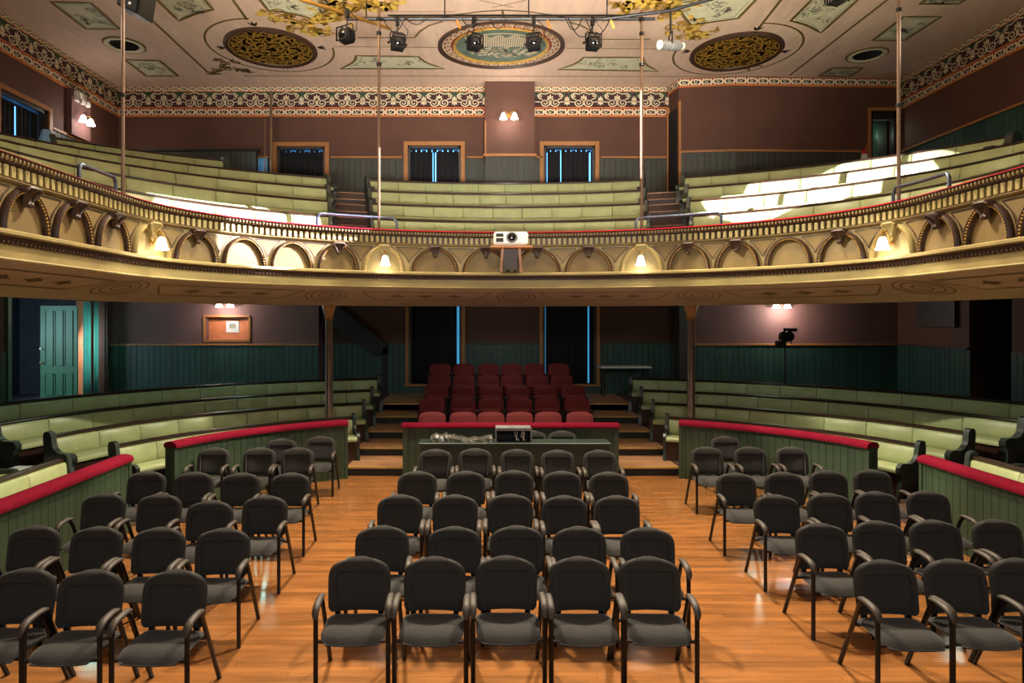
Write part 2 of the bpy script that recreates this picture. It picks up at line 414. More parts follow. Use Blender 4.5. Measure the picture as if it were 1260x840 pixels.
# door_1: the open panelled door in the corridor
dr = thing('door_1', 'green six panelled door standing open in the left doorway', 'door', (-10.66, 15.2, .8), kind='structure')
x0, x1, yd = -11.12, -10.24, 15.2
obj('door_leaf', G().box(x0, x1, yd, yd+0.045, .8, 3.05), M_DOOR, dr)
for k in range(3):
    a = x0+0.13+k*0.235
    for (c, d) in ((0.92, 1.42), (1.62, 2.92)):
        g = G().box(a, a+0.17, yd-0.004, yd, c, d); obj('panel', g, M_DOOR, dr, bevel=0.008)
        g = G().box(a-.012, a+.182, yd-0.022, yd, d, d+.018).box(a-.012, a+.182, yd-0.022, yd, c-.018, c).box(a-.014, a, yd-0.02, yd, c, d).box(a+.17, a+.184, yd-0.02, yd, c, d)
        obj('panel_moulding', g, M_DOOR, dr)
for z, m in ((1.68, M_BRASS), (2.02, M_WHITE)):
    obj('door_knob', G().lathe([(.012,0),(.012,-.05),(.03,-.06),(.032,-.08),(.005,-.095)], (x0+.06, yd, z), 10, 'Y'), m, dr, smooth=True)

def drape(x0, x1, yy, z0, z1, amp, wl, phase=0.0, plane='XZ', nz=3):
    g = G(); n = max(4, int((x1-x0)/wl*8)); pts = []
    for i in range(n+1):
        u = x0+(x1-x0)*i/n; pts.append((u, amp*math.sin(2*PI*(u-x0)/wl+phase)))
    rows = []
    for j in range(nz+1):
        z = z0+(z1-z0)*j/nz
        rows.append([(u, yy+d*(1.15-0.3*j/nz), z) for u, d in pts]+[(u, yy+d*(1.15-0.3*j/nz)+0.012, z) for u, d in reversed(pts)])
    if plane == 'YZ': rows = [[(p[1], p[0], p[2]) for p in r] for r in rows]
    return g.loft(rows)
for a_, b_, l_ in ((15.28, 15.58, 'wide pale teal curtain hanging at the right of the left doorway'), (15.72, 15.9, 'narrow pale teal curtain strip at the right edge of the left doorway')):
    tag(obj('curtain', drape(a_, b_, -10.14, .82, 3.15, .03, .13, a_, 'YZ'), M_TEAL, smooth=True, ang=2), l_, 'curtain')

# pilaster (chimney breast) on the upper back wall
PB = 16.1
px0, px1 = PX(597, PB), PX(658, PB)
pil = tag(obj('trim_1', G().box(px0, px1, PB, WY, 5.6, H), M_WALL, kind='structure'), 'brown chimney breast at the centre of the upper rear wall', 'pilaster', kind='structure')
obj('ledge', G().box(px0-0.05, px1+0.05, PB-0.07, WY, 6.85, 6.92), M_TRIM, pil, bevel=0.01)
g = G(); boards(g, px0, px1, 5.6, 6.85, [], lambda g, a, b, c, d: g.box(a, b, PB-0.02, PB, c, d), 0.14)
obj('dado_boards', g, M_WAINU, pil, kind='stuff', recalc=False)
obj('corner_trim', G().box(px0-0.01, px0+0.025, PB-0.02, PB+0.02, 6.92, H-1.0), M_TRIM, pil)

# projecting room at the upper right
pts = [(4.33, 16.5), (4.42, 15.94), (5.78, 15.78), (9.98, 15.94), (9.98, 16.5)]
UD = (9.22, 9.88, 5.6, 7.95)
box = thing('wall_upper_right', 'brown projecting room wall behind the right balcony pews', 'wall', (4.33, 16.0, 5.6), kind='structure')
def seg_mk(p, q, t0, t1, z0, z1, d0, d1):
    ux, uy = q[0]-p[0], q[1]-p[1]; L = math.hypot(ux, uy); nx, ny = uy/L, -ux/L
    if ny > 0 and abs(ny) > .3: nx, ny = -nx, -ny
    if abs(ny) <= .3: nx, ny = -abs(nx), ny if nx < 0 else -ny
    A = [(p[0]+ux*t+nx*d, p[1]+uy*t+ny*d) for t, d in ((t0, d0), (t1, d0), (t1, d1), (t0, d1))]
    return [(x, y, z0) for x, y in A]+[(x, y, z1) for x, y in A]
BF = [[0,3,2,1],[4,5,6,7],[0,1,5,4],[1,2,6,5],[2,3,7,6],[3,0,4,7]]
def xseg(x):  # y on the front polyline
    for p, q in ((pts[1], pts[2]), (pts[2], pts[3])):
        if p[0] <= x <= q[0]: return p[1]+(q[1]-p[1])*(x-p[0])/(q[0]-p[0])
g = G(); g.loft([[(4.33, 16.5, 5.6), (4.42, 15.94, 5.6), (4.6, 15.94, 5.6), (4.6, 16.5, 5.6)], [(4.33, 16.5, H), (4.42, 15.94, H), (4.6, 15.94, H), (4.6, 16.5, H)]])
for p, q in ((pts[1], pts[2]), (pts[2], (UD[0], xseg(UD[0]))), ((UD[1], xseg(UD[1])), pts[3])):
    g.add(seg_mk(p, q, 0, 1, 5.6, H, 0, -0.2), BF)
g.add(seg_mk((UD[0], xseg(UD[0])), (UD[1], xseg(UD[1])), 0, 1, UD[3], H, 0, -0.2), BF)
obj('plaster', g, M_WALL, box)
g = G()
for p, q in ((pts[1], pts[2]), (pts[2], (UD[0]-.08, xseg(UD[0]-.08)))):
    n = int(math.hypot(q[0]-p[0], q[1]-p[1])/0.14)
    for i in range(n): g.add(seg_mk(p, q, i/n+.004, (i+1)/n-.004, 5.6, 6.9, 0.022, 0), BF)
obj('dado_boards', g, M_WAINU, box, kind='stuff')
g = G()
for p, q in ((pts[1], pts[2]), (pts[2], (UD[0]-.08, xseg(UD[0]-.08)))): g.add(seg_mk(p, q, 0, 1, 6.9, 6.95, 0.05, 0), BF)
obj('dado_rail', g, M_TRIM, box)
obj('corner_trim', G().box(4.40, 4.46, 15.88, 15.95, 5.6, 8.2), M_TRIM, box)
obj('corner_trim', G().box(4.27, 4.33, 16.42, 16.5, 5.6, 8.2), M_TRIM, box)
obj('doorway_dark_slab', G().add([(4.325, 16.42, 5.6), (4.40, 15.99, 5.6), (4.38, 15.99, 5.6), (4.30, 16.42, 5.6), (4.325, 16.42, 8.05), (4.40, 15.99, 8.05), (4.38, 15.99, 8.05), (4.30, 16.42, 8.05)], BF), M_BLACKP, box)  # black slab painted in for the shade inside an opening
d2 = thing('door_2', 'tall doorway with ochre frame beside the right end of upper room', 'door', (9.55, 15.9, 5.6), kind='structure')
yd = xseg(9.5)
for a, b, c, d in ((UD[0]-.08, UD[0], 5.6, UD[3]+.08), (UD[1], UD[1]+.08, 5.6, UD[3]+.08), (UD[0], UD[1], UD[3], UD[3]+.08)):
    obj('door_frame', G().box(a, b, yd-0.05, yd+.02, c, d), M_TRIM, d2)
obj('inner_frame', G().box(UD[0], UD[0]+.08, yd+.02, yd+.15, 5.6, UD[3]).box(UD[0], UD[1], yd+.02, yd+.15, UD[3]-.2, UD[3]).box(UD[1]-.05, UD[1], yd+.02, yd+.15, 5.6, UD[3]), M_BLACKP, d2)
obj('passage_wall', G().box(UD[0], UD[1], 16.3, 16.35, 5.6, UD[3]), M_WAINU, d2)
obj('door_leaf', G().box(UD[0]+.1, UD[0]+.3, 16.1, 16.14, 5.6, UD[3]-.25), M_DOOR, d2)
point('passage_light', (9.6, 16.1, 7.4), 3.0, (.8, 1, .85), .05)

# ------------------------------------------------------------------ ceiling
ceil = tag(obj('ceiling', G().box(-WX-.3, WX+.3, -5.3, WY+.3, H, H+.15), M_CEIL, kind='structure'), 'painted and stencilled board ceiling of the hall', 'ceiling', kind='structure')
def cp(x, y):
    D = (H-CZ)*F/(VY-y); return PX(x, D), D
def MC(lift): return lambda u, v: (u, v, H-lift)
def poly_line(g, pxs, wd, lift=0.006, closed=False):
    P = [cp(*p) for p in pxs]; Q = []
    n = len(P)
    for i in range(n if closed else n-1):
        a, b = P[i], P[(i+1) % n]
        for k in range(6): Q.append((a[0]+(b[0]-a[0])*k/6, a[1]+(b[1]-a[1])*k/6))
    if not closed: Q.append(P[-1])
    g.ribbon(Q, wd, MC(lift), closed)
def spiral(cx, cy, r0, r1, a0, turns, n=22):
    return [(cx+(r0+(r1-r0)*i/n)*math.cos(a0+2*PI*turns*i/n), cy+(r0+(r1-r0)*i/n)*math.sin(a0+2*PI*turns*i/n)) for i in range(n+1)]
def leaf(g, x, y, L, wd, a, M):
    pts = []
    for t, ww in ((0, .12), (.25, .8), (.45, 1), (.7, .7), (1, .02)):
        pts.append((t*L, ww*wd/2))
    for t, ww in ((.7, .7), (.45, 1), (.25, .8), (0, .12)):
        pts.append((t*L, -ww*wd/2))
    ca, sa = math.cos(a), math.sin(a)
    g.poly([M(x+ca*p-sa*q, y+sa*p+ca*q) for p, q in pts])
gl = G()
poly_line(gl, [(180, 18), (255, 88)], .06); poly_line(gl, [(300, 93), (955, 94)], .035)
poly_line(gl, [(1095, -3), (971, 93)], .06)
poly_line(gl, [(284, -4), (304, 24)], .06); poly_line(gl, [(963, -3), (933, 35)], .06)
RG = [(-5.22, 14.1), (5.2, 14.3)]
for sx, (gx, gy) in zip((-1, 1), RG):
    A = [(gx+sx*1.36*math.sin(t), gy-1.36*math.cos(t)) for t in [PI*1.5*i/40 for i in range(41)]]
    gl.ribbon(A, .05, MC(.006))
poly_line(gl, [(410, 57), (538, 58)], .03); poly_line(gl, [(697, 59), (822, 60)], .03)
poly_line(gl, [(440, 46), (510, 46), (517, 38), (528, 31), (545, 26)], .05)
poly_line(gl, [(738, 48), (800, 48)], .04); poly_line(gl, [(738, 48), (728, 38), (715, 31), (700, 27)], .05)
poly_line(gl, [(532, 24), (560, 18), (590, 14), (618, 12), (650, 14), (685, 19), (706, 24)], .05)
poly_line(gl, [(618, 12), (620, 22)], .05)
poly_line(gl, [(590, 0), (632, 9)], .02); poly_line(gl, [(648, 0), (606, 9)], .02)
poly_line(gl, [(474, 0), (470, 14), (560, 14)], .02)
obj('painted_border_lines', gl, M_OLIVE, ceil, kind='stuff', recalc=False)
# painted panels: polygon in cream, olive edge, ink line and sprigs
def cpanel(pxs, bow=None):
    P = [cp(*p) for p in pxs]; n = len(P); cx = sum(p[0] for p in P)/n; cy = sum(p[1] for p in P)/n
    Q = []
    for i in range(n):
        a, b = P[i], P[(i+1) % n]; bw_ = (bow or {}).get(i, 0)
        for k in range(6):
            t = k/6; x, y = a[0]+(b[0]-a[0])*t, a[1]+(b[1]-a[1])*t; h = bw_*4*t*(1-t)
            Q.append((x+(cx-x)*h, y+(cy-y)*h))
    g = G().prism(Q, MC(0.0), MC(.008)); o = obj('painted_panel', g, M_PANELP, ceil)
    gb = G().ribbon(Q, .07, MC(.011), True); obj('panel_border', gb, M_OLIVE, o, recalc=False)
    gi = G(); sh = [(x+(cx-x)*.16, y+(cy-y)*.16) for x, y in Q]; gi.ribbon(sh, .018, MC(.011), True)
    for k in range(14):
        sx, sy = random.uniform(-.4, .4), random.uniform(-.35, .35)
        ex = (P[1][0]-P[0][0], P[1][1]-P[0][1]); ey = (P[-1][0]-P[0][0], P[-1][1]-P[0][1])
        x, y = cx+ex[0]*sx*.8+ey[0]*sy*.8, cy+ex[1]*sx*.8+ey[1]*sy*.8
        gi.ribbon(spiral(x, y, .10, .02, random.uniform(0, 6), random.choice((-.8, .8)), 10), .02, MC(.011))
        leaf(gi, x, y, .13, .05, random.uniform(0, 6.3), MC(.011))
    obj('panel_sprigs', gi, M_INK, o, kind='stuff', recalc=False)
cpanel([(63, 2), (112, 3), (147, 35), (106, 35)])
cpanel([(154, 73), (196, 74), (219, 93), (180, 93)])
cpanel([(190, -4), (220, 25), (262, 11), (249, -4)], {1: .12})
cpanel([(314, -8), (330, 12), (383, 22), (440, -8)], {1: .1})
cpanel([(418, 84), (438, 68), (515, 69), (547, 84)], {0: .12, 2: .12})
cpanel([(686, 85), (718, 70), (791, 70), (810, 87)], {0: .12, 2: .12})
cpanel([(973, 25), (1010, 40), (1059, -4), (1002, -4)], {0: .1})
cpanel([(1074, 49), (1113, 49), (1158, 20), (1112, 20)])
cpanel([(1007, 93), (1045, 94), (1062, 83), (1025, 83)])
cpanel([(1132, 4), (1180, 4), (1195, -6), (1146, -6)])
cpanel([(850, 30), (908, 22), (935, -6), (820, -6)])
# oval vents
for vx, vy, i in ((153, 55, 0), (1067, 67, 1)):
    x, y = cp(vx, vy)
    v = tag(obj('ceiling_vent', G().lathe([(.40, H), (.40, H-.03), (.33, H-.04), (.30, H-.02), (.29, H)], (x, y, 0), 28), M_PANELP, smooth=True), ('small round dark ceiling vent with cream ring at the left', 'small round dark ceiling vent with cream ring at the right')[i], 'vent', 'small round ceiling vents')
    obj('rim', G().lathe([(.43, H), (.43, H-.02), (.40, H-.035), (.39, H)], (x, y, 0), 28), M_OLIVE, v, smooth=True)
    obj('grille', G().lathe([(.29, H), (.29, H-.012), (.001, H-.012)], (x, y, 0), 28), M_BLACKP, v)
    g = G()
    for k in range(-5, 6):
        yy = k*.05; hw = math.sqrt(max(0, .28**2-yy*yy)); g.box(x-hw, x+hw, y+yy-.008, y+yy+.008, H-.025, H-.012)
    obj('louvre_bars', g, M_LEG, v, kind='stuff', recalc=False)
# round pierced gilt grilles
for (gx, gy), lab in zip(RG, ('large round gilt pierced ceiling grille above the left balcony', 'large round gilt pierced ceiling grille above the right balcony')):
    v = thing('ceiling_grille', lab, 'grille', (gx, gy, H), 'round gilt ceiling grilles')
    obj('backing', G().lathe([(.95, H), (.95, H-.02), (.001, H-.02)], (gx, gy, 0), 40), M_BLACKP, v)
    obj('rim', G().lathe([(.99, H), (1.0, H-.05), (.95, H-.09), (.89, H-.06), (.88, H-.02)], (gx, gy, 0), 48), M_DARKM, v, smooth=True)
    g = G(); M = MC(.05)
    for ring, (rr, nn, sc) in enumerate(((.74, 16, .16), (.46, 10, .17), (.2, 5, .15))):
        for k in range(nn):
            a = 2*PI*k/nn+ring*.3; cx, cy = gx+rr*math.cos(a), gy+rr*math.sin(a)
            g.ribbon(spiral(cx, cy, sc, .03, a+PI/2, (1.2 if k % 2 else -1.2), 14), lambda t: .042-.02*t, M)
            for b in (0.6, 2.2, 3.8, 5.1): leaf(g, cx, cy, sc*1.2, .05, a+b, M)
    g.ribbon([(gx+.9*math.cos(2*PI*k/48), gy+.9*math.sin(2*PI*k/48)) for k in range(48)], .07, M, True)
    obj('gilt_scrollwork', g, M_GOLD, v, kind='stuff', recalc=False)
    g = G()
    for a in (0, PI/2, PI, -PI/2):
        for da in (-.5, 0, .5): leaf(g, gx+1.02*math.cos(a), gy+1.02*math.sin(a), .22, .06, a+da, MC(.006))
    obj('finial_leaves', g, M_DARKM, v, recalc=False)
# centre oval medallion
ox, oy = cp(617, 52)[0], 14.02
md = thing('ceiling_medallion', 'large oval ceiling medallion with patterned ring and organ pipe painting', 'medallion', (ox, oy, H))
def ov(r, t): return (ox+1.40*r*math.cos(t), oy+1.17*r*math.sin(t))
def ovr(r, n=72): return [ov(r, 2*PI*k/n) for k in range(n)]
def ovring(r0, r1, z0, z1):
    n = 72; g = G()
    rings = [[(*ov(r, 2*PI*k/n), z) for k in range(n)] for r, z in ((r0, H), (r0, z0), (r1, z1), (r1, H))]
    return g.loft(rings, caps=False)
obj('outer_rim', ovring(1.0, .93, H-.06, H-.03), M_DARKM, md, smooth=True)
obj('ring_ground', G().prism(ovr(.94), MC(0), MC(.01)), M_REDP, md)
g = G()
for k in range(34):
    t = 2*PI*k/34
    c = ov(.85, t); g.ribbon(spiral(c[0], c[1], .085, .02, t, 1.3, 14), .032, MC(.014))
    c2 = ov(.85, t+PI/34); leaf(g, *ov(.78, t+PI/34), .17, .06, math.atan2(1.17*math.sin(t), 1.4*math.cos(t)), MC(.014))
g.ribbon(ovr(.92), .03, MC(.014), True)
obj('ring_scrollwork', g, M_CREAM, md, kind='stuff', recalc=False)
obj('inner_rim', ovring(.76, .71, H-.05, H-.02), M_GOLD, md, smooth=True)
obj('painting', G().prism(ovr(.72), MC(0), MC(.018)), M_MURAL, md)
g = G(); M = MC(.021)
for k in range(22):
    u = -.52+k*1.04/21; hh = .42+.16*abs(math.sin(k*.45+.6))
    g.ribbon([(ox+u, oy+.0), (ox+u, oy-hh)], .036, M)
for k in range(90):
    a, r = random.uniform(0, 2*PI), math.sqrt(random.random())
    u, vv = ox+.75*r*math.cos(a), oy+.28+.26*r*math.sin(a)
    leaf(g, u, vv, random.uniform(.08, .2), .06, random.uniform(-.4, .4), M)
g.ribbon([(ox-.8+1.6*k/20, oy-.42-.22*math.sin(PI*k/20)) for k in range(21)], .05, M)
obj('painted_pipes', g, M_CREAM, md, kind='stuff', recalc=False)
# painted gold foliage
def flourish(g, gi, pxs, n, sc):
    for px_, py_ in pxs:
        x, y = cp(px_, py_)
        for k in range(n):
            u, v = x+random.gauss(0, sc*.5), y+random.gauss(0, sc*.3)
            g.ribbon(spiral(u, v, random.uniform(.06, .16), .02, random.uniform(0, 6.3), random.choice((-1.1, 1.1)), 14), lambda t: .05-.03*t, MC(.007))
            for q in range(3): leaf(g, u, v, random.uniform(.1, .26), random.uniform(.05, .1), random.uniform(0, 6.3), MC(.007+.001*q))
            if random.random() < .6: leaf(gi, u+random.gauss(0, .1), v+random.gauss(0, .1), random.uniform(.12, .3), .12, random.uniform(0, 6.3), MC(.012))
M_GOLD2 = mat('gilt_light', (226, 190, 86), 0.5, metal=0.1, var=0.25, scale=14)
g, gi = G(), G()
flourish(g, gi, [(345, 18), (370, 30), (385, 38), (395, 25), (415, 15), (430, 8), (450, 6), (470, 8), (455, 1), (400, 5)], 8, .33)
flourish(g, gi, [(840, 36), (862, 44), (858, 28), (835, 16), (815, 8), (790, 6), (772, 8), (800, 1), (840, 4)], 8, .33)
obj('gilt_foliage', g, M_GOLD, ceil, kind='stuff', recalc=False); obj('gilt_fruit', gi, M_GOLD2, ceil, kind='stuff', recalc=False)
g, gi = G(), G()
flourish(g, gi, [(262, 88), (275, 83), (290, 84), (303, 88), (275, 76), (915, 81), (930, 79)], 3, .22)
obj('corner_flourish', g, M_OLIVE, ceil, kind='stuff', recalc=False)

# ------------------------------------------------------------------ stencilled frieze
Z0 = 8.01
def chain(gc, gd, u0, u1, zc, hgt, M, per=.287):
    n = max(1, int(round((u1-u0)/per))); per = (u1-u0)/n
    for i in range(n):
        c = u0+(i+.5)*per
        E = [(c+per*.40*math.cos(2*PI*k/14), zc+hgt*.36*math.sin(2*PI*k/14)) for k in range(14)]
        gc.ribbon(E, .026, M, True)
        gd.poly([M(c+per*.34*math.cos(2*PI*k/12), zc+hgt*.28*math.sin(2*PI*k/12)) for k in range(12)])
        gc.ribbon(spiral(c, zc, per*.22, .01, .4, 1.1, 9), .02, lambda u, v: tuple(Vector(M(u, v))+M.n*.002))
        e = u0+i*per
        gc.ribbon([(e-.05, zc-hgt*.48), (e, zc), (e-.05, zc+hgt*.48)], .022, M); gc.ribbon([(e+.05, zc-hgt*.48), (e, zc), (e+.05, zc+hgt*.48)], .022, M)
def palmette(g, x, z, h, M):
    for a, L in ((PI/2, 1), (PI/2+.5, .85), (PI/2-.5, .85), (PI/2+1.05, .62), (PI/2-1.05, .62)): leaf(g, x, z, h*L, h*.3, a, M)
def scroll(gc, gg, u0, u1, M, per=.8):
    n = max(1, int(round((u1-u0)/per))); per = (u1-u0)/n; zb = Z0+.24
    for i in range(n):
        c = u0+(i+.5)*per
        for sx in (-1, 1):
            A = [(c+sx*.015, zb+.17), (c+sx*.02, zb+.05)]+[(c+sx*(.135+(.115-.095*t)*math.cos(-2.4+t*9.0)), zb+.105+(.10-.08*t)*math.sin(-2.4+t*9.0)) for t in [k/22 for k in range(23)]]
            gc.ribbon(A, lambda t: .028-.008*t, M)
            gc.ribbon([(c+sx*.235, zb+.12), (c+sx*.31, zb+.13), (c+sx*.4, zb+.13)], .022, M)
            gc.ribbon([(c+sx*.2, zb+.19), (c+sx*.29, zb+.22), (c+sx*.33, zb+.29), (c+sx*.26, zb+.35), (c+sx*.13, zb+.33), (c, zb+.38)], .024, M)
            gc.ribbon(spiral(c+sx*.27, zb+.29, .05, .012, 0, sx*1.2, 10), .02, M)
            gg.poly([M(c+sx*.40, zb+.39), M(c+sx*.40, zb+.24), M(c+sx*.3, zb+.24), M(c+sx*.22, zb+.30), M(c+sx*.02, zb+.39)])
        palmette(gc, c, zb+.16, .18, M)
        palmette(gc, c+per/2, zb+.15, .14, M)
        for a in (-PI/2, -PI/2-.8, -PI/2+.8): leaf(gc, c+per/2, zb+.13, .1, .05, a, M)
def frieze(parent, u0, u1, mk, n, full=True):
    """mk(depth) -> map(u,z); n: outward normal"""
    def mp(d):
        f = mk(d); 
        def M(u, z): return f(u, z)
        M.n = Vector(n); return M
    M1, M2, M3 = mp(.012), mp(.014), mp(.016)
    zl = Z0 if full else 8.56
    def strip(z0, z1, d, m, name):
        a, b = mk(0), mk(d); g = G().loft([[a(u0, z0), a(u0, z1), b(u0, z1), b(u0, z0)], [a(u1, z0), a(u1, z1), b(u1, z1), b(u1, z0)]]); obj(name, g, m, parent)
    strip(zl, zl+.21, .008, M_REDP, 'frieze_border')
    gc, gd, gg = G(), G(), G()
    chain(gc, gd, u0, u1, zl+.105, .18, M2)
    strip(zl-.02, zl+.012, .03, M_ORANGE, 'frieze_line')
    if full:
        strip(Z0+.21, Z0+.64, .006, M_MAROON, 'frieze_ground'); strip(Z0+.64, H, .008, M_REDP, 'frieze_border')
        strip(Z0+.21, Z0+.232, .016, M_ORANGE, 'frieze_line'); strip(Z0+.63, Z0+.645, .014, M_ORANGE, 'frieze_line')
        chain(gc, gd, u0, u1, Z0+.70, .11, M2, .23)
        scroll(gc, gg, u0, u1, M2)
        obj('frieze_green_ground', G().add([], []) if not gg.v else gg, M_GREENP, parent, kind='stuff', recalc=False).location = Vector(n)*(-.004)
    obj('frieze_dark_ovals', gd, M_BLACKP, parent, kind='stuff', recalc=False).location = Vector(n)*(-.003)
    obj('frieze_scrollwork', gc, M_CREAM, parent, kind='stuff', recalc=False)
frieze(wall_back, -WX, px0, lambda d: (lambda u, z: (u, WY-d, z)), (0, -1, 0))
frieze(wall_back, px1, 4.3, lambda d: (lambda u, z: (u, WY-d, z)), (0, -1, 0))
frieze(wall_left, 9.3, WY, lambda d: (lambda u, z: (-WX+d, u, z)), (1, 0, 0))
frieze(wall_right, 9.0, 15.9, lambda d: (lambda u, z: (WX-d, u, z)), (-1, 0, 0))
def onseg(p, q):
    L = math.hypot(q[0]-p[0], q[1]-p[1]); ux, uy = (q[0]-p[0])/L, (q[1]-p[1])/L
    nx, ny = uy, -ux
    if ny > 0.5 or (abs(ny) <= .5 and nx > 0): nx, ny = -nx, -ny
    return L, (lambda d: (lambda u, z: (p[0]+ux*u+nx*d, p[1]+uy*u+ny*d, z))), (nx, ny, 0)
for p, q in ((pts[0], pts[1]), (pts[1], pts[2]), (pts[2], pts[3])):
    L, mk, n = onseg(p, q); frieze(box, 0, L, mk, n, full=False)

# ------------------------------------------------------------------ windows, curtains
def window_trim(root, x0, x1, z0, z1, yy, t=.11):
    for a, b, c, d in ((x0-t, x0, z0, z1+t), (x1, x1+t, z0, z1+t), (x0, x1, z1, z1+t)):
        obj('trim_board', G().box(a, b, yy-.05, yy, c, d), M_TRIM, root, bevel=.008)
    obj('inner_frame', G().box(x0, x0+.06, yy, yy+.12, z0, z1).box(x1-.06, x1, yy, yy+.12, z0, z1).box(x0, x1, yy, yy+.12, z1-.06, z1), M_TRIMD, root)
labs = ['upper window behind left balcony pews, black curtain fully closed', 'upper window left of the chimney breast with bright slit in middle', 'upper window right of the chimney breast with two blue slits']
# gaps: (fraction start, end) of the window where no curtain hangs
gaps_up = [[], [(.455, .47), (.505, .53)], [(.03, .042), (.32, .338), (.945, .975)]]
for i, (x0, x1, z0, z1) in enumerate(wins_up):
    wdw = thing('window_%d' % (i+1), labs[i], 'window', ((x0+x1)/2, WY, z0), kind='structure')
    window_trim(wdw, x0, x1, z0, z1, WY)
    obj('pane', G().box(x0+.06, x1-.06, WY+.2, WY+.22, z0, z1-.06), M_DAY, wdw)
    edges = [0.0]+[e for gp in gaps_up[i] for e in gp]+[1.0]
    for k in range(0, len(edges), 2):
        a, b = x0+.06+(x1-x0-.12)*edges[k], x0+.06+(x1-x0-.12)*edges[k+1]
        if b-a < .03: continue
        tag(obj('curtain', drape(a, b, WY+.13, z0, z1-.12, .018, .13, k), M_CURT, smooth=True, ang=2),
            'black curtain piece %s across the %s' % ('drawn fully' if len(edges) == 2 else ('at the left', 'in the middle', 'at the right', 'at the far right')[k//2 if len(edges) > 4 else (k//2)*2], ['upper left window', 'upper window left of chimney breast', 'upper window right of chimney breast'][i]), 'curtain', 'black window curtains')
    g = G()
    for k in range(9):
        u = x0+.07+(x1-x0-.26)*k/8; g.box(u, u+.115, WY+.14, WY+.16, z1-.135, z1-.055-.012*(k % 3))
    obj('curtain_header', g, M_CURT, wdw)
gaps_lo = [[(.945, .98)], [(.0, .022), (.885, .915)]]
labs = ['lower window under the balcony behind left of the red seats', 'lower window under the balcony behind right of the red seats']
for i, (x0, x1, z0, z1) in enumerate(wins_lo):
    wdw = thing('window_%d' % (i+4), labs[i], 'window', ((x0+x1)/2, WY, z0), kind='structure')
    window_trim(wdw, x0, x1, z0, z1, WY, .09)
    obj('pane', G().box(x0+.06, x1-.06, WY+.2, WY+.22, z0, z1-.06), M_DAYLO, wdw)
    obj('sill', G().box(x0-.12, x1+.12, WY-.08, WY+.2, z0-.06, z0), M_TRIM, wdw)
    edges = [0.0]+[e for gp in gaps_lo[i] for e in gp]+[1.0]
    for k in range(0, len(edges), 2):
        a, b = x0+.06+(x1-x0-.12)*edges[k], x0+.06+(x1-x0-.12)*edges[k+1]
        if b-a < .03: continue
        tag(obj('curtain', drape(a, b, WY+.13, z0, z1-.03, .018, .16, k), M_CURT, smooth=True, ang=2),
            'black curtain %s the lower window behind %s of the red seats' % (('edge strip at left of', 'covering', 'edge strip at right of')[k//2+(1 if i == 0 else 0)], ('left', 'right')[i]), 'curtain', 'black window curtains')
# side window upper left
y0, y1, z0, z1 = LU
wdw = thing('window_6', 'upper window in the left side wall with ochre frame', 'window', (-WX, (y0+y1)/2, z0), kind='structure')
for a, b, c, d in ((y0-.1, y0, z0, z1+.1), (y1, y1+.1, z0, z1+.1), (y0, y1, z1, z1+.1)):
    obj('trim_board', G().box(-WX, -WX+.05, a, b, c, d), M_TRIM, wdw)
obj('inner_frame', G().box(-WX-.15, -WX, y1-.08, y1, z0, z1).box(-WX-.15, -WX, y0, y1, z1-.08, z1).box(-WX-.15, -WX, y0, y0+.06, z0, z1), M_TRIMD, wdw)
obj('pane', G().box(-WX-.26, -WX-.24, y0, y1, z0, z1-.105), M_DAY, wdw)
for k, (a, b) in enumerate(((.0, .46), (.49, .8), (.812, 1.0))):
    tag(obj('curtain', drape(y0+.06+(y1-y0-.14)*a, y0+.06+(y1-y0-.14)*b, -WX-.18, z0, z1-.115, .015, .13, k, 'YZ'), M_CURT, smooth=True, ang=2),
        'black curtain %s of the left side wall window' % ('near part', 'middle part', 'far part')[k] , 'curtain', 'black window curtains')

# ------------------------------------------------------------------ tiers of the stalls, centre stairs
TR = .88
def tier_profile(): 
    p = [(0.02, -.01)]; 
    for k in range(4): p += [(0.02+TR*k, .16*(k+1)), (0.02+TR*(k+1), .16*(k+1))]
    p += [(0.02+TR*4, .8), (7.5, .8), (7.5, -.01)]
    return p
for sg, nm in ((-1, 'left'), (1, 'right')):
    fr = []
    ss = [s_at_x(2.9, 0)+k*.25 for k in range(int((10.5-s_at_x(2.9, 0))/.25)+1)]
    for s in ss: fr.append(frame(sg*s, True))
    # first ring: straight along x = 2.9 so it meets the aisle
    def ring0(o, z, sg=sg): 
        return (*[sg*2.9, min(WY, crv(s_at_x(2.9, o) if o < 4 else s_at_x(2.9, 4), min(o, 4))[1]+(max(0, o-4)))], z)
    fr = [ring0]+fr[1:]
    tag(obj('floor_tier_'+nm, G().sweep(fr, tier_profile()), M_CARPET, kind='structure'), 'stepped floor under the %s hand curved pews' % nm, 'floor', kind='structure')
def riser_steps(x0, x1, nm, lab):
    st = thing('stairs', lab, 'stairs', ((x0+x1)/2, 11.0, 0), 'aisle stairs up to the rear landing')
    for k in range(5):
        ya = 11.0+TR*k; yb = ya+TR if k < 4 else WY
        obj('riser', G().box(x0, x1, ya+.03, yb if k < 4 else ya+.2, max(0, .16*k-.005), .16*(k+1)-.025), M_RISER, st)
        obj('tread', G().box(x0, x1, ya, yb+.03 if k < 4 else LW, .16*(k+1)-.025, .16*(k+1)), M_STEP, st)
        obj('nosing', G().box(x0, x1, ya-.012, ya+.03, .16*(k+1)-.03, .16*(k+1)+.004), M_NOSE, st)
riser_steps(-2.88, -1.86, 'l', 'wooden aisle steps left of the red seats')
riser_steps(1.86, 2.88, 'r', 'wooden aisle steps right of the red seats')
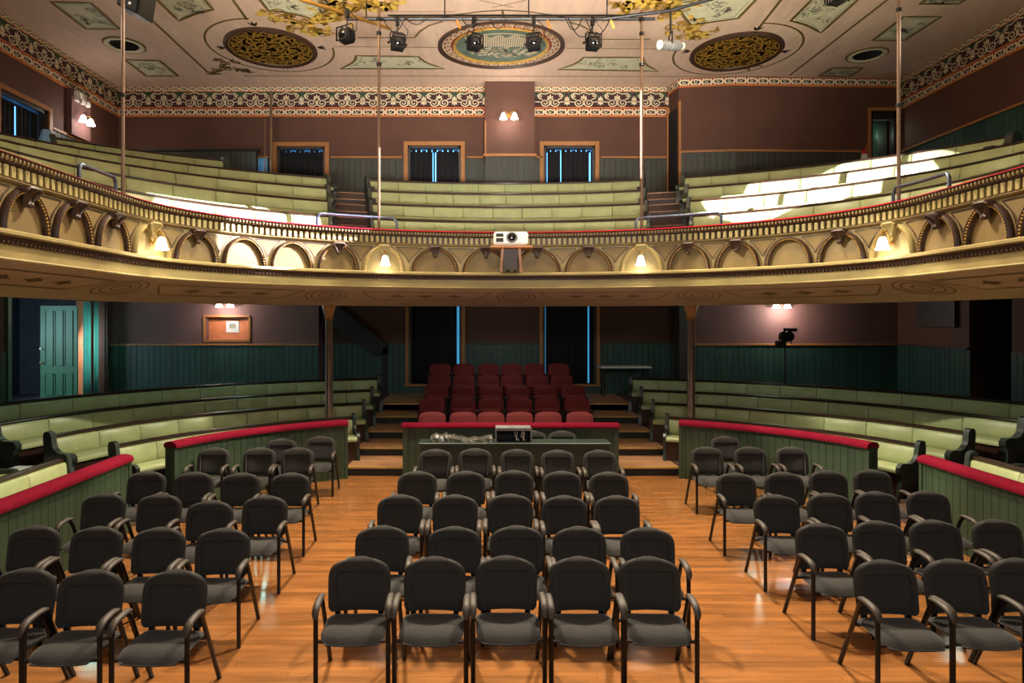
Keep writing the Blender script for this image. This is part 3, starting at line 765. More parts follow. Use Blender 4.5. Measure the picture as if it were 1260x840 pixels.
g = G().sweep([lambda o, z: (-1.86, o, z), lambda o, z: (1.86, o, z)], [(11.1, -.01)]+[p for k in range(4) for p in ((11.1+TR*k, .16*(k+1)), (11.1+TR*(k+1), .16*(k+1)))]+[(11.1+TR*4, .8), (WY, .8), (WY, -.01)])
tag(obj('floor_tier_centre', g, M_CARPET, kind='structure'), 'stepped floor under the red seats and rear landing', 'floor', kind='structure')
tag(obj('floor_landing', G().box(-4.9, 4.9, 14.55, WY, .5, .798), M_STEP, kind='structure'), 'worn board landing in front of the lower windows', 'floor', kind='structure')

# ------------------------------------------------------------------ balustrades round the stalls
FH = .96
def fence(s0, s1, lab, end_s):
    mid = (s0+s1)/2; bx, by = crv(mid, 0)
    t = thing('balustrade', lab, 'balustrade', (bx, by, 0), 'curved boarded balustrades')
    n = max(2, int(abs(s1-s0)/.11)); g = G()
    for i in range(n):
        a, b = s0+(s1-s0)*(i+.03)/n, s0+(s1-s0)*(i+.97)/n
        g.sweep([frame(a), frame(b)], [(-.075, 0), (-.05, 0), (-.05, FH-.07), (-.075, FH-.07)])
    obj('boards', g, M_FENCE, t, kind='stuff')
    obj('core', G().sweep(frames(s0, s1, .25), [(-.05, 0), (.05, 0), (.05, FH-.06), (-.05, FH-.06)]), M_FENCE, t)
    obj('cap_board', G().sweep(frames(s0, s1, .25), [(-.10, FH-.07), (.10, FH-.07), (.10, FH-.045), (-.10, FH-.045)]), M_FENCE, t)
    obj('velvet_cap', G().sweep(frames(s0, s1, .2), [(-.115, FH-.05), (-.12, FH-.015), (-.09, FH+.02), (-.03, FH+.035), (.03, FH+.035), (.09, FH+.02), (.12, FH-.015), (.115, FH-.05)]), M_VELVET, t, smooth=True, ang=1.0)
    for e in end_s:
        d = .05 if e == s0 else -.05
        if s1 < s0: d = -d
        obj('end_post', G().sweep([frame(e), frame(e+d)], [(-.09, 0), (.09, 0), (.09, FH-.04), (-.09, FH-.04)]), M_FENCE, t)
sL = s_at_x(2.86, 0)
fence(-9.8, -6.72, 'near left green boarded balustrade with red velvet cap', [-6.72])
fence(-5.88, -sL, 'far left green balustrade with red velvet cap beside the aisle steps', [-5.88, -sL])
fence(sL, 5.92, 'far right green balustrade with red velvet cap beside the aisle steps', [sL, 5.92])
fence(6.76, 9.8, 'near right green boarded balustrade with red velvet cap', [6.76])
# centre one in front of the red seats
t = thing('balustrade', 'straight green front with red velvet cap before the red seats', 'balustrade', (-.05, 11.0, 0))
x0, x1 = -1.9, 1.82; yb = 11.0
g = G(); n = 34
for i in range(n): g.box(x0+(x1-x0)*(i+.03)/n, x0+(x1-x0)*(i+.97)/n, yb-.075, yb-.05, 0, .86)
obj('boards', g, M_FENCE, t, kind='stuff', recalc=False)
obj('core', G().box(x0, x1, yb-.05, yb+.05, 0, .86), M_FENCE, t)
pf = [(-.115, .85), (-.12, .88), (-.09, .91), (-.03, .925), (.03, .925), (.09, .91), (.12, .88), (.115, .85)]
obj('velvet_cap', G().sweep([lambda o, z: (x0-.03, yb+o*.6, z-.02), lambda o, z: (x0-.01, yb+o, z), lambda o, z: (x1+.01, yb+o, z), lambda o, z: (x1+.03, yb+o*.6, z-.02)], pf), M_VELVET, t, smooth=True, ang=1.0)
for a in (x0, x1-.08): obj('end_post', G().box(a, a+.08, yb-.09, yb+.09, 0, .86), M_FENCE, t)

# ------------------------------------------------------------------ pews
def end_profile(h):
    k = h/.76
    return [(.05, 0), (.05, .5*k), (.065, .70*k), (.05, .765*k), (.0, .785*k), (-.06, .765*k), (-.085, .71*k), (-.095, .62*k), (-.12, .545*k), (-.18, .495*k), (-.26, .475*k),
            (-.36, .485*k), (-.43, .475*k), (-.475, .43*k), (-.475, .38*k), (-.44, .34*k), (-.425, .28*k), (-.43, .18*k), (-.46, .10*k), (-.47, .0)]
def pew(s0, s1, off, zf, lab, grp, ends=(True, True), h=.73, seat=True):
    mid = (s0+s1)/2; bx, by = crv(mid, off)
    r = thing('curved_pew', lab, 'pew', (bx, by, zf), grp)
    a, b = (s0, s1)
    obj('back_board', G().sweep(frames(a, b, .3), [(off-.02, zf+.02), (off+.03, zf+.02), (off+.045, zf+h-.03), (off, zf+h-.03)]), M_PEWWOOD, r)
    obj('top_rail', G().sweep(frames(a, b, .25), [(off-.035, zf+h-.045), (off+.06, zf+h-.045), (off+.07, zf+h-.02), (off+.05, zf+h), (off-.025, zf+h), (off-.045, zf+h-.02)]), M_PEWWOOD, r, smooth=True, ang=1.0)
    o1, _ = crv(a, off-.05), 0; L = 0; N = 20
    for i in range(N):
        p, q = crv(a+(b-a)*i/N, off-.05), crv(a+(b-a)*(i+1)/N, off-.05); L += math.hypot(p[0]-q[0], p[1]-q[1])
    n = max(1, int(round(L/.62)))
    for i in range(n):
        u0, u1 = a+(b-a)*i/n, a+(b-a)*(i+1)/n; e = (u1-u0)*.006; e2 = (u1-u0)*.05
        P = lambda th: [(off-.02, zf+.40), (off-.02-.05*th, zf+.40), (off-.02-.085*th, zf+.44), (off-.02-.085*th, zf+.52), (off-.02-.065*th, zf+h-.075), (off-.02-.045*th, zf+h-.052), (off-.015, zf+h-.05)]
        rings = []
        for uu, th in ((u0+e, .72), (u0+e2, .94), ((u0+u1)/2, 1), (u1-e2, .94), (u1-e, .72)):
            fr = frame(uu); rings.append([fr(*q) for q in P(th)])
        obj('back_cushion', G().loft(rings), M_PEW, r, smooth=True, ang=0.9)
    if seat:
        obj('seat_cushion', G().sweep(frames(a, b, .3), [(off-.47, zf+.35), (off-.48, zf+.385), (off-.455, zf+.42), (off-.38, zf+.43), (off-.06, zf+.415), (off-.03, zf+.35)]), M_PEW, r, smooth=True, ang=0.9)
        obj('seat_front_board', G().sweep(frames(a, b, .4), [(off-.42, zf), (off-.40, zf), (off-.40, zf+.35), (off-.42, zf+.35)]), M_PEWWOOD, r)
    pr = end_profile(h+.04)
    for e, on, d in ((s0, ends[0], -1), (s1, ends[1], 1)):
        if not on: continue
        d = d*.05*(1 if s1 > s0 else -1)
        obj('end_panel', G().sweep([frame(e), frame(e+d)], [(off+o, zf+z) for o, z in pr]), M_PEWEND, r, smooth=True, ang=0.6)
    return r
rank = ['front', 'second', 'third', 'back']
gapsL = [(5.95, 6.6), (6.13, 6.78), (6.2, 6.85), (6.25, 6.9)]
gapsR = [(5.9, 6.5), (5.97, 6.6), (6.07, 6.7), (6.12, 6.8)]
for sg, nm, gp in ((-1, 'left', gapsL), (1, 'right', gapsR)):
    for k in range(4):
        off = .95+TR*k; zf = .16*(k+1); h = (.735, .72, .72, .735)[k]
        sa = s_at_x(2.93, off-.1)
        last = 9.6 if k < 3 else 9.2
        pew(sg*sa, sg*(gp[k][0] if k < 3 else last), off, zf, '%s row green pew of the %s stalls, beyond the side aisle' % (rank[k], nm) if k < 3 else 'back row green pew of the %s stalls along the wall' % nm, 'curved green pews of the stalls', (True, k < 3), h)
        if k < 3:
            pew(sg*gp[k][1], sg*last, off, zf, '%s row green pew of the %s stalls, near side of the aisle' % (rank[k], nm), 'curved green pews of the stalls', (True, False), h)

# ------------------------------------------------------------------ balcony
BT = [3.90, 4.34, 4.77, 5.18]; BO = [1.0, 1.8, 2.6, 3.4]; BH = [.755, .75, .75, .75]
bal_prof = [(.12, 3.5), (.12, 3.9), (1.06, 3.9), (1.06, 4.34), (1.86, 4.34), (1.86, 4.77), (2.66, 4.77), (2.66, 5.18), (3.46, 5.18), (3.46, 5.6), (8.0, 5.6), (8.0, 3.22), (1.0, 3.22)]
SE = 11.0
SIDE = 0.11
tag(obj('floor_balcony', G().sweep(frames(-SE, SE, .25, True), bal_prof), M_CARPET, kind='structure'), 'stepped balcony floor carrying the upper pews', 'floor', kind='structure')
SIDE = 0.0
bf = thing('balcony_front', 'ornate cream and gilt arcaded horseshoe balcony front with red rail', 'balcony', (0, 11.5, 3.2), kind='structure')
fr = frames(-SE, SE, .18)
obj('front_wall', G().sweep(fr, [(0, 3.42), (0, 4.22), (.1, 4.22), (.1, 3.42)]), M_FASCIA, bf, smooth=True, ang=.6)
obj('red_rail', G().sweep(fr, [(-.05, 4.268), (-.06, 4.282), (-.04, 4.300), (.0, 4.306), (.1, 4.306), (.13, 4.29), (.13, 4.268)]), M_RAILV, bf, smooth=True, ang=1.0)
obj('cornice', G().sweep(fr, [(0, 4.18), (-.075, 4.19), (-.085, 4.205), (-.10, 4.25), (-.12, 4.268), (.12, 4.268), (.12, 4.18)]), M_DARKM, bf, smooth=True, ang=.5)
g = G(); s = -SE; 
while s < SE:
    x, y = crv(s, -.105); g.ball((x, y, 4.228), (.018, .018, .026), 6, 4); s += .056
obj('egg_band', g, M_FASCIA2, bf, kind='stuff', recalc=False)
obj('dentil_ground', G().sweep(fr, [(0, 4.06), (-.012, 4.06), (-.012, 4.19), (0, 4.19)]), M_DARKM, bf)
g = G(); s = -SE
while s < SE:
    g.sweep([frame(s), frame(s+.05)], [(-.012, 4.068), (-.06, 4.068), (-.06, 4.178), (-.012, 4.178)]); s += .094
obj('dentils', g, M_FASCIA, bf, kind='stuff', recalc=False)
obj('fillet', G().sweep(fr, [(0, 4.02), (-.03, 4.025), (-.05, 4.045), (-.05, 4.06), (0, 4.062)]), M_FASCIA2, bf)
obj('ledge', G().sweep(fr, [(0, 3.56), (-.10, 3.56), (-.125, 3.545), (-.125, 3.515), (-.10, 3.50), (0, 3.50)]), M_FASCIA, bf, smooth=True, ang=.5)
obj('lower_moulding', G().sweep(fr, [(0, 3.50), (-.085, 3.50), (-.07, 3.47), (-.05, 3.44), (-.055, 3.425), (0, 3.425)]), M_DARKM, bf, smooth=True, ang=.5)
g = G(); s = -SE
while s < SE:
    g.sweep([frame(s), frame(s+.035)], [(-.055, 3.425), (-.085, 3.43), (-.09, 3.455), (-.06, 3.46)]); s += .06
obj('bead_row', g, M_DARKM, bf, kind='stuff', recalc=False)
obj('lower_band', G().sweep(fr, [(.05, 3.43), (-.05, 3.43), (-.045, 3.30), (-.06, 3.285), (-.05, 3.27), (.05, 3.27)]), M_FASCIA, bf, smooth=True, ang=.5)
SI = (1.0, 2.975)
obj('soffit', G().sweep(fr, [(-.04, 3.272), (SI[0], SI[1]), (SI[0]+.06, SI[1]), (SI[0]+.06, 3.25), (.05, 3.42)]), M_SOFFIT, bf)
def MS(lift):
    return lambda s_, t: (*crv(s_, -.04+(SI[0]+.04)*t), 3.272+(SI[1]-3.272)*t-lift)
g = G(); M = MS(.006)
def dens(P, closed=True, k=8):
    Q = []; n = len(P)
    for i in range(n if closed else n-1):
        a, b = P[i], P[(i+1) % n]; Q += [(a[0]+(b[0]-a[0])*j/k, a[1]+(b[1]-a[1])*j/k) for j in range(k)]
    return Q
def rib2(P, wd):  # ribbon in (s,t) space with equal width in metres
    sc = 1.08
    N = lambda u, v: M(u, v/sc)
    g.ribbon([(a, b*sc) for a, b in P], wd, N, True)
for c in (.1, 3.2, -3.2, 6.3, -6.3, 9.3, -9.3):
    for r in (1, .72, .35): rib2([(c+.33*r*math.cos(2*PI*k/24), .42+.3*r*math.sin(2*PI*k/24)) for k in range(24)], .022)
for c in (1.65, -1.5, 4.75, -4.75, 7.8, -7.8):
    rib2(dens([(c-1.15, .2), (c+1.15, .2), (c+.85, .62), (c-.85, .62)]), .024)
    for u in (-.5, 0, .5):
        g.ribbon(spiral(c+u, .4, .09, .02, 0, 1.2, 10), .03, M); leaf(g, c+u, .4, .16, .05, .2, M); leaf(g, c+u, .4, .16, .05, PI-.2, M); leaf(g, c+u, .4, .1, .05, PI/2, M)
obj('soffit_painting', g, M_OLIVE, bf, kind='stuff', recalc=False)

# arcade of the balcony front
AS = [.465, 1.39, 2.31, 3.10, 3.88, 4.67, 5.46, 6.25, 7.02, 7.78, 8.52, 9.28, 10.04]
arch_s = sorted([-x for x in AS]+AS)
def AM(c, d): return lambda u, z: (*crv(c+u, -d), z)
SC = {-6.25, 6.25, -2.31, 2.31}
ZB, ZT = 3.562, 4.005
def spac(i):
    return min(abs(arch_s[i]-arch_s[j]) for j in (i-1, i+1) if 0 <= j < len(arch_s))
for i, c in enumerate(arch_s):
    hw = spac(i)*.5-.036; lit = c in SC  # arches with sconces take a paler colour, lamp light put into the paint
    at = [PI*k/20 for k in range(21)]
    outer = [(hw*math.cos(a), ZB+(ZT-ZB)*math.sin(a)) for a in at]
    inner = [((hw-.06)*math.cos(a), ZB+(ZT-.06-ZB)*math.sin(a)) for a in at]
    mid_ = [((hw-.022)*math.cos(a), ZB+(ZT-.022-ZB)*math.sin(a)) for a in at]
    low = [((hw-.09)*math.cos(a), ZB+(ZT-.09-ZB)*math.sin(a)) for a in at]
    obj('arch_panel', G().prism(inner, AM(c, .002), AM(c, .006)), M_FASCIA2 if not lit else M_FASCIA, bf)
    rings = []
    for po, pm, pi_ in zip(outer, mid_, inner):
        rings.append([AM(c, 0)(*po), AM(c, .05)(*po), AM(c, .075)(*pm), AM(c, .05)(*pi_), AM(c, 0)(*pi_)])
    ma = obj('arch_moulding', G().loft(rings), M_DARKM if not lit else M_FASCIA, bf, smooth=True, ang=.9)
    g = G()
    for k in range(33):
        a = PI*k/32; g.ball(AM(c, .062)((hw-.042)*math.cos(a), ZB+(ZT-.042-ZB)*math.sin(a)), .012, 5, 4)
    obj('arch_beads', g, M_GOLD, ma, kind='stuff', recalc=False)
    g = G(); E = [((hw+.022)*math.cos(a), ZB+(ZT+.02-ZB)*math.sin(a)) for a in at]
    g.ribbon(E, .018, AM(c, .012)); obj('arch_outline', g, M_FASCIA2, ma, recalc=False)
    # spandrel to the next arch
    if i+1 < len(arch_s):
        c2 = arch_s[i+1]; m = (c+c2)/2; hs = (c2-c)/2
        tri = [(-hs*.52, 3.99), (hs*.52, 3.99)]
        for k in range(5):
            t = (k+1)/6; tri.append((hs*.52*(1-t)**1.5+.012, 3.99-(.25)*t))
        tri.append((0, 3.72))
        for k in range(5):
            t = 1-(k+1)/6; tri.append((-hs*.52*(1-t)**1.5-.012, 3.99-(.25)*t))
        sp = obj('spandrel_panel', G().prism(tri, AM(m, 0), AM(m, .006)), M_FASCIA2, bf)
        g = G().ribbon(dens(tri, True, 2), .016, AM(m, .012), True); obj('spandrel_edge', g, M_DARKM, sp, recalc=False)
    # keystone bracket
    if abs(abs(c)-4.67) > .01 and not (c < 0 and abs(abs(c)-3.88) < .01):
        sx = .085
        pr = [(.0, 4.02), (.13, 4.02), (.14, 4.0), (.10, 3.97), (.075, 3.93), (.07, 3.88), (.09, 3.85), (.07, 3.82), (.03, 3.82), (.0, 3.86)]
        wdt = [.085, .085, .09, .075, .05, .035, .04, .035, .025, .03]
        g = G().loft([[AM(c, d)(-w_, z) for (d, z), w_ in zip(pr, wdt)], [AM(c, d+.012)(0, z) for (d, z) in pr], [AM(c, d)(w_, z) for (d, z), w_ in zip(pr, wdt)]])
        for s_ in (-1, 1):
            g.tube([AM(c, .075)(s_*.02, 3.86), AM(c, .09)(s_*.06, 3.93), AM(c, .12)(s_*.10, 3.985), AM(c, .13)(s_*.075, 4.01)], [.012, .018, .02, .012], 6)
        g.ball(AM(c, .085)(0, 3.84), .03, 7, 5)
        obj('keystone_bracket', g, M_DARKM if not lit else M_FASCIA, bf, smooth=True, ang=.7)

# sconces on the balcony front
for c, nm in ((-6.25, 'far left lit bell sconce on the balcony front'), (-2.31, 'lit bell sconce on the balcony front left of the projector'), (2.31, 'lit bell sconce on the balcony front right of the projector'), (6.25, 'far right lit bell sconce on the balcony front')):
    P = AM(c, .02)(0, 3.85); t = thing('wall_sconce', nm, 'lamp', P, 'bell sconces on the balcony front')
    Q = AM(c, .20)(0, 3.76)
    am = obj('arm', G().tube([AM(c, .01)(0, 3.80), AM(c, .05)(0, 3.74), AM(c, .09)(0, 3.76), AM(c, .10)(0, 3.84), AM(c, .15)(0, 3.90), Q[:2]+(3.88,), Q[:2]+(3.80,)], .012, 7), M_BRASS, t, smooth=True)
    g = G().tube([AM(c, .05)(0, 3.86)]+[AM(c, .06)(.05*math.cos(a), 3.78+.06*math.sin(a)) for a in [PI/2+k*.5 for k in range(12)]], .008, 6)
    obj('scroll', g, M_BRASS, t, smooth=True)
    obj('shade', G().lathe([(.025, 3.82), (.05, 3.79), (.065, 3.73), (.075, 3.68), (.095, 3.65), (.085, 3.65), (.06, 3.70), (.02, 3.78)], (Q[0], Q[1], 0), 16), M_SHADE, am, smooth=True)
    lp = point('sconce_light', (Q[0], Q[1], 3.635), 3.6, (1, .96, .84), .05); lp.parent = t; lp.location = Vector((Q[0], Q[1], 3.62))-Vector(P)

# aisle half steps, balcony pews
grpb = 'green pews of the balcony'
SIDE = 0.11
XA = [(2.62, 3.40), (2.78, 3.62), (2.95, 3.85), (3.12, 4.05)]
for k in range(4):
    off = BO[k]; sA, sB = s_at_x(XA[k][0], off), s_at_x(XA[k][1], off)
    pew(-sA, sA, off, BT[k], '%s row green pew in the centre block of the balcony' % rank[k], grpb, (True, True), BH[k])
    if k == 3:
        pew(-sB, -5.6, off, BT[k], 'fourth row green pew in the left block of the balcony', grpb, (True, True), BH[k])
        pew(sB, 5.4, off, BT[k], 'fourth row green pew in the right block of the balcony', grpb, (True, True), BH[k])
    else:
        pew(-sB, -(SE-.3), off, BT[k], '%s row green pew in the left block of the balcony' % rank[k], grpb, (True, True), BH[k])
        pew(sB, SE-.3, off, BT[k], '%s row green pew in the right block of the balcony' % rank[k], grpb, (True, False), BH[k])
pew(-3.45, -4.85, 4.2, 5.6, 'short rearmost green pew high at the left of the balcony', grpb, (True, True), .72)
for sg, nm in ((-1, 'left'), (1, 'right')):
    st = thing('balcony_steps', 'dark wooden balcony steps between %s and centre pew blocks' % nm, 'stairs', (sg*3.2, 12.6, 3.9))
    for k in range(4):
        o = BO[k]+.06; z = (BT+[5.6])[k]; z2 = (BT+[5.6])[k+1]
        a, b = s_at_x(XA[k][0]+.06, o), s_at_x(XA[k][1]-.06, o)
        obj('step', G().sweep([frame(sg*a), frame(sg*b)], [(o-.32, z), (o-.005, z), (o-.005, (z+z2)/2), (o-.32, (z+z2)/2)]), M_PEWWOOD, st)
        for (oo, zz) in ((o-.33, (z+z2)/2), (o-.01, z2)):
            obj('step_nosing', G().sweep([frame(sg*a), frame(sg*b)], [(oo-.015, zz), (oo+.05, zz), (oo+.05, zz+.018), (oo-.015, zz+.018)]), M_STEP, st)
SIDE = 0.0
# tubular guard rails over the aisle ends
def guard(s0, s1, lab):
    z = 4.32; P0, P1 = crv(s0, .12), crv(s1, .12); pts_ = [(*P0, z-.02), (*P0, z+.13)]
    n = 8
    for i in range(n+1):
        s_ = s0+(s1-s0)*(.04+.92*i/n); pts_.append((*crv(s_, .12), z+.20))
    pts_ += [(*P1, z+.13), (*P1, z-.02)]
    o = obj('guard_rail', G().tube(pts_, .024, 8), M_TUBE, smooth=True, ang=1.2)
    tag(o, lab, 'rail', 'tubular guard rails on the balcony')
guard(-7.45, -6.72, 'bent steel guard rail on the left arm of the balcony')
guard(-3.42, -2.05, 'bent steel guard rail at the left balcony steps')
guard(2.2, 3.6, 'bent steel guard rail at the right balcony steps')
guard(6.12, 7.0, 'bent steel guard rail on the right arm of the balcony')

# iron rods from the ceiling to the balcony rail
for s_, lab in ((-6.58, 'far left tall iron rod from ceiling to balcony rail'), (6.2, 'far right tall iron rod from ceiling to balcony rail')):
    x, y = crv(s_, .12); t = thing('iron_rod', lab, 'pole', (x, y, 4.3), 'iron rods of the balcony')
    obj('rod', G().tube([(x, y, 4.28), (x, y, H)], .024, 8), M_POLE, t, smooth=True)
    for z in (5.6, 6.9, 7.7): obj('collar', G().lathe([(.024, z), (.038, z+.01), (.038, z+.05), (.024, z+.06)], (x, y, 0), 10), M_BLACK, t, smooth=True)
for xx, lab in ((-2.36, 'left iron rod of the lighting bar down to balcony rail'), (2.30, 'right iron rod of the lighting bar down to balcony rail')):
    s_ = s_at_x(abs(xx), .12)*(1 if xx > 0 else -1); x, y = crv(s_, .12); t = thing('iron_rod', lab, 'pole', (x, y, 4.3), 'iron rods of the balcony')
    obj('rod', G().tube([(x, y, 4.28), (x, y, 8.2)], .026, 8), M_POLE, t, smooth=True)
    for z in (7.2, 7.75, 8.0): obj('collar', G().lathe([(.026, z), (.045, z+.01), (.045, z+.06), (.026, z+.07)], (x, y, 0), 10), M_BLACK, t, smooth=True)
for (px_, y0_, y1_, r_) in ((333.5, 112, 222, .035), (326, 146, 222, .015)):
    D = 15.4; x = PX(px_, D)
    tag(obj('stair_pole', G().tube([(x, D, 5.6), (x, D, PZ(y0_, D))], r_, 8), M_POLE, smooth=True), '%s brown pole standing by the upper left window' % ('thick' if r_ > .02 else 'thin short'), 'pole')
# under-balcony cast columns
for xx, nm in ((-3.44, 'left'), (3.44, 'right')):
    t = thing('column', 'slim round brown column under the balcony, %s of the aisle steps' % nm, 'column', (xx, 12.05, .32), 'slim columns under the balcony')
    obj('shaft', G().lathe([(.10, .30), (.10, .42), (.075, .45), (.07, 2.72), (.075, 2.74)], (xx, 12.05, 0), 16), M_POLE, t, smooth=True)
    obj('capital', G().lathe([(.075, 2.72), (.095, 2.74), (.075, 2.77), (.10, 2.86), (.13, 2.96), (.13, 3.02)], (xx, 12.05, 0), 16), M_TRIM, t, smooth=True)
# low partition and blue curtain at upper left
xa, xb, D = PX(180, 15.8), PX(316, 15.8), 15.8
t = thing('stair_partition', 'low dark boarded partition behind the upper left pews', 'partition', ((xa+xb)/2, D, 5.6))
g = G(); n = 22
for i in range(n): g.box(xa+(xb-xa)*(i+.03)/n, xa+(xb-xa)*(i+.97)/n, D-.06, D-.03, 5.6, 6.88)
obj('boards', g, M_WAINU, t, kind='stuff', recalc=False)
obj('core', G().box(xa, xb, D-.03, D+.05, 5.6, 6.9), M_TRIMD, t); obj('cap', G().box(xa, xb+.05, D-.08, D+.08, 6.9, 6.95), M_BLACKP, t)
tag(obj('curtain', drape(xb+.03, xb+.26, D+.02, 5.6, 6.75, .03, .12), mat('blue_curtain', (96, 150, 190), .8), smooth=True, ang=2), 'narrow pale blue curtain beside the low upper left partition', 'curtain')
point('blue_window_glow', (xb+.1, D-.5, 6.6), 2.2, (.35, .7, 1), .08)
# jacket on the pew end at upper left
jx, jy = -9.08, 12.52
t = thing('hung_cloth', 'pale blue cloth draped over a pew end at upper left', 'cloth', (jx, jy, 5.6))
obj('drape', G().tube([(jx, jy, 6.42), (jx-.01, jy-.09, 6.38), (jx+.02, jy-.14, 6.2), (jx+.12, jy-.2, 6.07), (jx+.28, jy-.24, 6.04)], [.05, .08, .09, .08, .04], 8), mat('blue_cloth', (120, 165, 205), .8), t, smooth=True)
obj('fold', G().tube([(jx-.05, jy-.12, 6.36), (jx-.04, jy-.2, 6.15), (jx+.08, jy-.27, 6.06)], [.03, .04, .03], 7), MATS['blue_cloth'], t, smooth=True)

# double wall lamps
def double_lamp(x, y, z, n, lab, power, pl=.42):
    """n: wall normal (nx,ny)"""
    t = thing('double_wall_lamp', lab, 'lamp', (x, y, z)); tx, ty = -n[1], n[0]
    W = lambda a, d, zz: (x+tx*a+n[0]*d, y+ty*a+n[1]*d, z+zz)
    obj('wall_plate', G().prism([(.06*math.cos(2*PI*k/12), .06*math.sin(2*PI*k/12)) for k in range(12)], lambda a, b: W(a, 0, b), lambda a, b: W(a, .03, b)), M_BRASS, t)
    for sx in (-1, 1):
        am = obj('arm', G().tube([W(0, .03, 0), W(sx*.06, .09, .06), W(sx*.12, .13, .07), W(sx*.14, .13, .02)], .01, 6), M_BRASS, t, smooth=True)
        c = W(sx*.14, .13, 0)
        obj('shade', G().lathe([(.02, .03), (.05, .0), (.07, -.07), (.10, -.13), (.09, -.13), (.06, -.06), (.015, .0)], c, 14), M_SHADE, am, smooth=True)
    lp = point('lamp_light', (0, 0, 0), power, (1, .88, .78), .06); lp.parent = t; lp.location = Vector((n[0]*pl, n[1]*pl, -.2))
double_lamp(PX(626, PB), PB, PZ(142, PB), (0, -1), 'twin shaded lamp on the chimney breast', 26)
double_lamp(-WX+.12, 14.8, 7.42, (1, 0), 'twin shaded lamp on the upper left side wall', 24)
double_lamp(PX(279, LW), LW, 3.16, (0, -1), 'twin shaded lamp above the notice niche under the balcony', 40)
double_lamp(PX(959, LW), LW, 3.14, (0, -1), 'twin shaded lamp on the plum wall at right under the balcony', 60)
# emergency light on left wall
t = thing('emergency_light', 'white emergency light box with two heads above left wall lamp', 'lamp', (-WX+.12, 14.7, 7.85))
obj('case', G().box(-WX+.12, -WX+.22, 14.5, 14.85, 7.74, 7.96), M_WHITE, t, bevel=.012)
for yy in (14.58, 14.77): obj('lamp_head', G().lathe([(.02, 0), (.06, .03), (.07, .09), (.01, .1)], (-WX+.22, yy, 7.72), 10, 'X'), M_WHITE, t, smooth=True)
# notice sheet in the niche
t = thing('notice', 'small white notice sheet in the lit wall niche', 'notice', (PX(283, LW), LW+.17, PZ(402, LW)))
obj('sheet', G().box(PX(275, LW), PX(291, LW), LW+.165, LW+.18, PZ(409, LW), PZ(395, LW)), M_PAPER, t)
obj('print', G().box(PX(279, LW), PX(287, LW), LW+.162, LW+.165, PZ(404, LW), PZ(398, LW)), M_INK, t)
# fire extinguisher
ex, ey = 8.98, xseg(8.98)-.14
t = thing('fire_extinguisher', 'red fire extinguisher on the wall beside the upper right doorway', 'extinguisher', (ex, ey, 6.6))
obj('cylinder_body', G().lathe([(.01, 6.55), (.07, 6.56), (.075, 6.6), (.075, 6.88), (.05, 6.94), (.02, 6.96)], (ex, ey, 0), 14), M_EXT, t, smooth=True)
obj('label_plate', G().lathe([(.0765, 6.68), (.0765, 6.82)], (ex, ey, 0), 14), M_PAPER, t)
obj('valve', G().box(ex-.02, ex+.02, ey-.07, ey+.02, 6.96, 7.02).box(ex-.015, ex+.015, ey-.1, ey+.03, 7.02, 7.04), M_BRASS, t)
# stair stringer at left under the balcony and wall table at right
g = G().sweep([lambda a, z: (a, 16.1, z), lambda a, z: (a, 16.35, z)], [(-4.6, 3.15), (-4.3, 3.15), (-2.95, 2.1), (-2.95, 1.85), (-3.3, 1.85), (-4.6, 2.75)])
t = thing('staircase', 'dark staircase rising behind the left column', 'stairs', (-4.0, 16.2, .8))
obj('stringer', g, M_BLACKP, t); obj('newel', G().box(-3.05, -2.95, 16.1, 16.2, .8, 2.0), M_BLACKP, t)
t = thing('side_table', 'narrow white topped table against the rear wall', 'table', (3.05, 15.9, .8))
obj('table_top', G().box(2.42, 3.68, 15.7, 16.2, 1.51, 1.55), M_WHITE, t, bevel=.006)
for a in (2.5, 3.58):
    for b in (15.76, 16.12): obj('leg', G().box(a, a+.03, b, b+.03, .8, 1.51), M_LEG, t)

# ------------------------------------------------------------------ lighting bar
bar = thing('lighting_bar', 'long dark lighting pipe hung below the ceiling', 'lighting bar', (0, 11.3, 8.1))
ZBAR = 8.08
obj('pipe', G().tube([(-2.95, 11.32, ZBAR), (2.55, 11.32, ZBAR)], .03, 8), M_BLACK, bar, smooth=True)
obj('pipe', G().tube([(-2.2, 11.6, ZBAR-.05), (-5.0, 9.5, ZBAR)], .03, 8), M_BRASS, bar, smooth=True)
obj('pipe', G().tube([(-2.3, 11.9, H-.35), (2.1, 11.9, H-.35)], .018, 6), M_BLACK, bar, smooth=True)
for x in (-2.6, -1.2, .3, 1.7): obj('hanger', G().tube([(x, 11.32, ZBAR), (x, 11.32, H)], .012, 6), M_BLACK, bar)
for i, (xa, xb, dz) in enumerate(((-2.3, -1.9, .25), (-1.9, -1.5, .12), (-.4, -.1, .2), (.95, 1.25, .22), (1.0, 1.5, .35), (1.3, 1.75, .3), (-.9, -.6, .15))):
    P = [(xa+(xb-xa)*k/8, 11.27, ZBAR-dz*4*(k/8)*(1-k/8)) for k in range(9)]
    o = obj('cable', G().tube(P, .010, 5), M_BLACK, bar, smooth=True)
for x, m in ((-.98, M_ORANGE), (.62, M_ORANGE), (1.75, M_GOLD2)): obj('plug', G().tube([(x, 11.25, ZBAR-.06), (x+.06, 11.25, ZBAR-.2)], .022, 6), m, bar)
